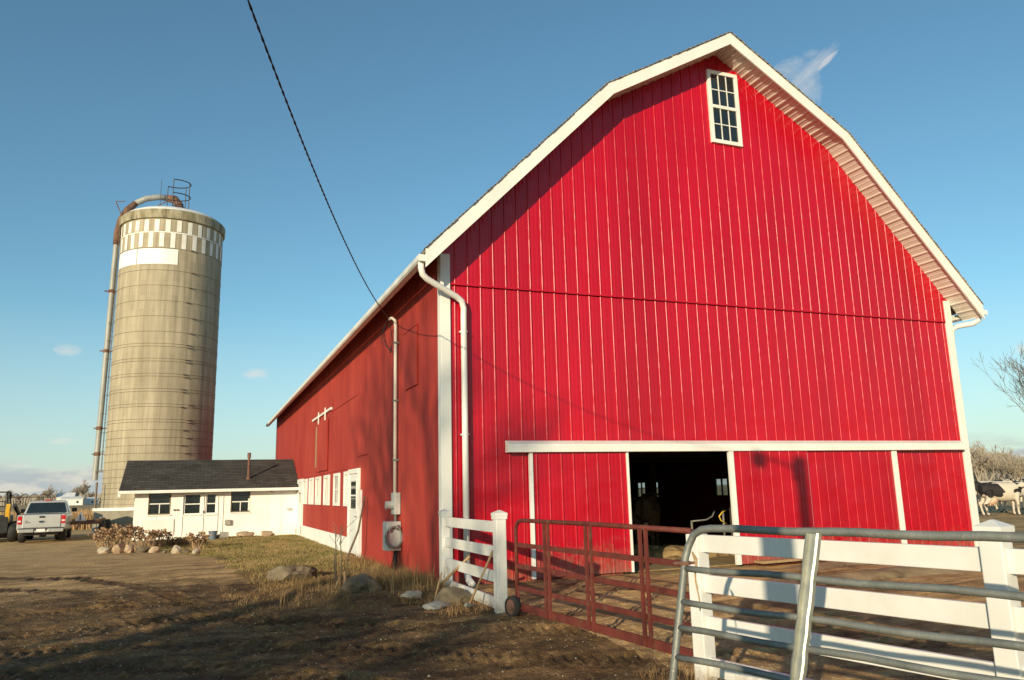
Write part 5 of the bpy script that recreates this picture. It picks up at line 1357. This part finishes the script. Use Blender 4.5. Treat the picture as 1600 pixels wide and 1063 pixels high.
# stall loops and litter inside
st = empty('stall_divider', (8.6,4.0,0), 'curved pipe stall divider just inside the barn doorway', 'stall divider')
mb = MB(); mb.tube([(7.9,4.0,.70),(8.35,4.0,.72),(8.55,4.0,.80),(8.66,4.0,.98)], .022, 8); mb.build('loop_pipe', M['galv'], st, True)
mb = MB(); mb.tube([(8.9,4.0,-.02),(8.9,4.0,1.0)], .03, 8); mb.tube([(7.9,4.0,-.02),(7.9,4.0,.72)], .03, 8); mb.build('post', M['galv'], st, True)
mb = MB(); mb.tube([(9.05,3.98,.98),(8.85,3.96,.90),(8.74,3.96,.80),(8.78,3.96,.70),(8.95,3.96,.60)], .018, 8)
tag(mb.build('yellow_hose', M['ylpipe'], None, True), 'yellow hose looped over the stall post in the doorway', 'hose')
mb = MB()
for k in range(24):
    rnd = random.Random(k+60); blob(mb, (7.0+rnd.uniform(-1.6,2.2), 2.4+rnd.uniform(-.9,.9), rnd.uniform(-.05,.12)), rnd.uniform(.3,.7), rnd.uniform(.25,.5), rnd.uniform(.08,.28), 2, k, .4)
tag(mb.build('straw_bedding', M['straw']), kind='stuff')

# bowed berm of earth beyond the fence, under the barn's right doors
def berm(cx, cy, L, Wd, H, rz, name='dirt_bank'):
    mb = MB(); nx, ny = 60, 24; ca, sa = math.cos(rz), math.sin(rz)
    for j in range(ny+1):
        for i in range(nx+1):
            u = i/nx*2-1; v = j/ny*2-1
            x = cx+u*L*ca-v*Wd*sa; y = cy+u*L*sa+v*Wd*ca
            e = max(0,1-u*u)*max(0,1-v*v); h = H*e**.8*(1+.5*noise.noise(Vector((x*1.1,y*1.1,3)))+.2*noise.noise(Vector((x*4,y*4,3))))
            mb.v.append((x,y,-.09+h))
    for j in range(ny):
        for i in range(nx): a = j*(nx+1)+i; mb.f.append((a,a+1,a+nx+2,a+nx+1)); mb.mi.append(0)
    return tag(mb.build(name, M['dirt'], None, True), kind='structure')
M['dirt'] = pm('bank_dirt', (.20,.135,.07), (.36,.26,.14), 2.2, .95, bump=1., bscale=18, c3=(.12,.08,.04), s3=1.4, t3=.55)
berm(10.5,-1.1,4.6,.8,.22,.03); berm(7.5,-3.0,4.5,.7,.18,-.05); berm(16,3,4,2,.3,.4)
# weathered plank lying at the foot of the doors
mb = MB(); mb.bar((6.3,-.55,.09), (9.6,-.62,.13), .28, .05)
tag(bevel(mb.build('plank', M['handle'], None), .006), 'pale weathered plank lying at the foot of the right sliding doors', 'plank')

# ------------------------------------------------------------------ camera
cam = bpy.data.cameras.new('camera'); co = bpy.data.objects.new('camera', cam); col.objects.link(co)
az, pt, rl, f = 0.38114, 0.19199, -0.02528, 1209.98
fw = Vector((math.sin(az)*math.cos(pt), math.cos(az)*math.cos(pt), math.sin(pt))); rt = Vector((math.cos(az), -math.sin(az), 0)); up = rt.cross(fw)
r2 = rt*math.cos(rl)+up*math.sin(rl); u2 = -rt*math.sin(rl)+up*math.cos(rl)
co.matrix_world = Matrix(((r2.x,u2.x,-fw.x,CAM.x),(r2.y,u2.y,-fw.y,CAM.y),(r2.z,u2.z,-fw.z,CAM.z),(0,0,0,1)))
cam.sensor_width = 36; cam.lens = f/1600*36; cam.clip_end = 8000; cam.clip_start = .05
sc.camera = co

# ------------------------------------------------------------------ light and sky
sun = bpy.data.lights.new('sun', 'SUN'); so = bpy.data.objects.new('sun', sun); col.objects.link(so)
so.rotation_euler = S.to_track_quat('-Z', 'Y').to_euler(); sun.energy = 5.0; sun.angle = R(.5); sun.color = (1.0,.83,.57)
w = bpy.data.worlds.new('World'); sc.world = w; w.use_nodes = True; nt = w.node_tree
bg = nt.nodes['Background']; sky = nd(nt, 'ShaderNodeTexSky', sky_type='NISHITA'); sky.sun_disc = False
sky.sun_elevation = EL; sky.sun_rotation = AZ+math.pi; sky.altitude = 200; sky.air_density = 1.0; sky.dust_density = .6; sky.ozone_density = 1.6
tc = nd(nt, 'ShaderNodeTexCoord')
SKYV = tc.outputs['Generated']
def mth(op, a, b_=None, c=None, clamp=False):
    n = nd(nt, 'ShaderNodeMath', operation=op); n.use_clamp = clamp
    for i, s_ in enumerate((a, b_, c)):
        if s_ is None: continue
        if isinstance(s_, (int, float)): n.inputs[i].default_value = s_
        else: nt.links.new(s_, n.inputs[i])
    return n.outputs[0]
def dot(v):
    n = nd(nt, 'ShaderNodeVectorMath', operation='DOT_PRODUCT'); nt.links.new(SKYV, n.inputs[0]); n.inputs[1].default_value = v; return n.outputs['Value']
def skynoise(scale, stretch=(1,1,1), det=7, loc=(0,0,0), rough=.6):
    mp = nd(nt, 'ShaderNodeMapping'); mp.inputs['Scale'].default_value = stretch; mp.inputs['Location'].default_value = loc; nt.links.new(SKYV, mp.inputs[0])
    n = nd(nt, 'ShaderNodeTexNoise', i_Scale=scale, i_Detail=det, i_Roughness=rough); nt.links.new(mp.outputs[0], n.inputs['Vector']); return n.outputs['Fac']
def ray(px, py):
    return (fw + r2*((px-800)/f) - u2*((py-531.5)/f)).normalized()
def cloud(px, py, rx, ry, ang, scale, thr, soft, strength, seed, rough=.6):
    """soft ellipse of broken cloud centred on one direction of the sky (angles in pixels of arc / f)"""
    d = ray(px, py); a = Vector((0,0,1)); h = d.cross(a).normalized(); v = h.cross(d).normalized()
    hh = h*math.cos(ang)+v*math.sin(ang); vv = -h*math.sin(ang)+v*math.cos(ang)
    u_ = mth('DIVIDE', dot(hh), rx/f); v_ = mth('DIVIDE', dot(vv), ry/f)
    r = mth('ADD', mth('MULTIPLY', u_, u_), mth('MULTIPLY', v_, v_))
    m = mth('SUBTRACT', 1.0, r, clamp=True)
    cb = nd(nt, 'ShaderNodeCombineXYZ'); nt.links.new(u_, cb.inputs[0]); nt.links.new(v_, cb.inputs[1]); cb.inputs[2].default_value = seed
    n = nd(nt, 'ShaderNodeTexNoise', i_Scale=scale, i_Detail=8, i_Roughness=rough, i_Distortion=.4); nt.links.new(cb.outputs[0], n.inputs['Vector'])
    k = mth('ADD', mth('MULTIPLY', m, .55), mth('SUBTRACT', n.outputs['Fac'], thr))
    k = mth('MULTIPLY', mth('DIVIDE', k, soft, clamp=True), mth('MULTIPLY', m, 3, clamp=True), clamp=True)
    front = mth('GREATER_THAN', dot(d), .5)
    return mth('MULTIPLY', mth('MULTIPLY', k, front), strength)
clouds = [cloud(1262,114,58,13,.62,2.2,.58,.6,.5,1,.8), cloud(1258,132,26,40,.35,2.0,.66,.6,.5,4,.8), cloud(1292,95,24,5,.6,1.6,.58,.4,.6,6), cloud(1232,108,34,18,.2,2.4,.68,.6,.4,9,.8), cloud(1268,84,16,8,0,2.,.7,.6,.3,12,.8),
          cloud(105,547,24,14,.0,1.2,.75,.45,.55,2), cloud(398,584,28,11,.05,1.2,.72,.45,.55,3),
          cloud(98,689,24,6,.03,1.3,.70,.4,.5,5), cloud(1597,545,14,9,0,1.2,.7,.4,.5,7), cloud(20,730,36,5,0,1.5,.70,.4,.35,8)]
# bank of low cloud above the horizon
sz = nd(nt, 'ShaderNodeSeparateXYZ'); nt.links.new(SKYV, sz.inputs[0])
z = sz.outputs['Z']
band = mth('MULTIPLY', mth('DIVIDE', z, .006, clamp=True), mth('DIVIDE', mth('SUBTRACT', .052, z), .022, clamp=True))
bn = skynoise(9, (1,1,4.5), 7, (1.3,.2,0), .62)
bank = mth('MULTIPLY', mth('DIVIDE', mth('SUBTRACT', mth('ADD', bn, mth('MULTIPLY', band, .22)), .54), .16, clamp=True), band, clamp=True)
tot = None
for c in clouds: tot = c if tot is None else mth('MAXIMUM', tot, c)
hsv = nd(nt, 'ShaderNodeMixRGB', blend_type='MULTIPLY'); hsv.inputs[0].default_value = 1; hsv.inputs[2].default_value = (.79,1.10,1.10,1)
nt.links.new(sky.outputs[0], hsv.inputs[1])
SKYTINT = hsv.inputs[2]
hz = nd(nt, 'ShaderNodeMixRGB'); nt.links.new(hsv.outputs[0], hz.inputs[1]); hz.inputs[2].default_value = (4.5,4.75,5.0,1)
nt.links.new(mth('MULTIPLY', mth('DIVIDE', mth('SUBTRACT', .22, z), .22, clamp=True), .62), hz.inputs[0])
m1 = nd(nt, 'ShaderNodeMixRGB'); nt.links.new(tot, m1.inputs[0]); nt.links.new(hz.outputs[0], m1.inputs[1]); m1.inputs[2].default_value = (6.0,5.7,5.2,1)
shade = skynoise(22, (1,1,3), 5, (4,2,0))
bc_ = nd(nt, 'ShaderNodeMixRGB'); bc_.inputs[1].default_value = (3.3,3.6,3.8,1); bc_.inputs[2].default_value = (5.2,4.9,4.4,1)
sr = mth('DIVIDE', mth('SUBTRACT', shade, .46), .14, clamp=True); nt.links.new(sr, bc_.inputs[0])
m2 = nd(nt, 'ShaderNodeMixRGB'); nt.links.new(mth('MULTIPLY', bank, .8), m2.inputs[0]); nt.links.new(m1.outputs[0], m2.inputs[1]); nt.links.new(bc_.outputs[0], m2.inputs[2])
nt.links.new(m2.outputs[0], bg.inputs['Color']); bg.inputs['Strength'].default_value = .132
sc.view_settings.view_transform = 'Standard'; sc.view_settings.look = 'None'; sc.view_settings.exposure = .06; sc.view_settings.gamma = 1
sc.render.engine = 'CYCLES'; sc.render.resolution_x = 1024; sc.render.resolution_y = 680
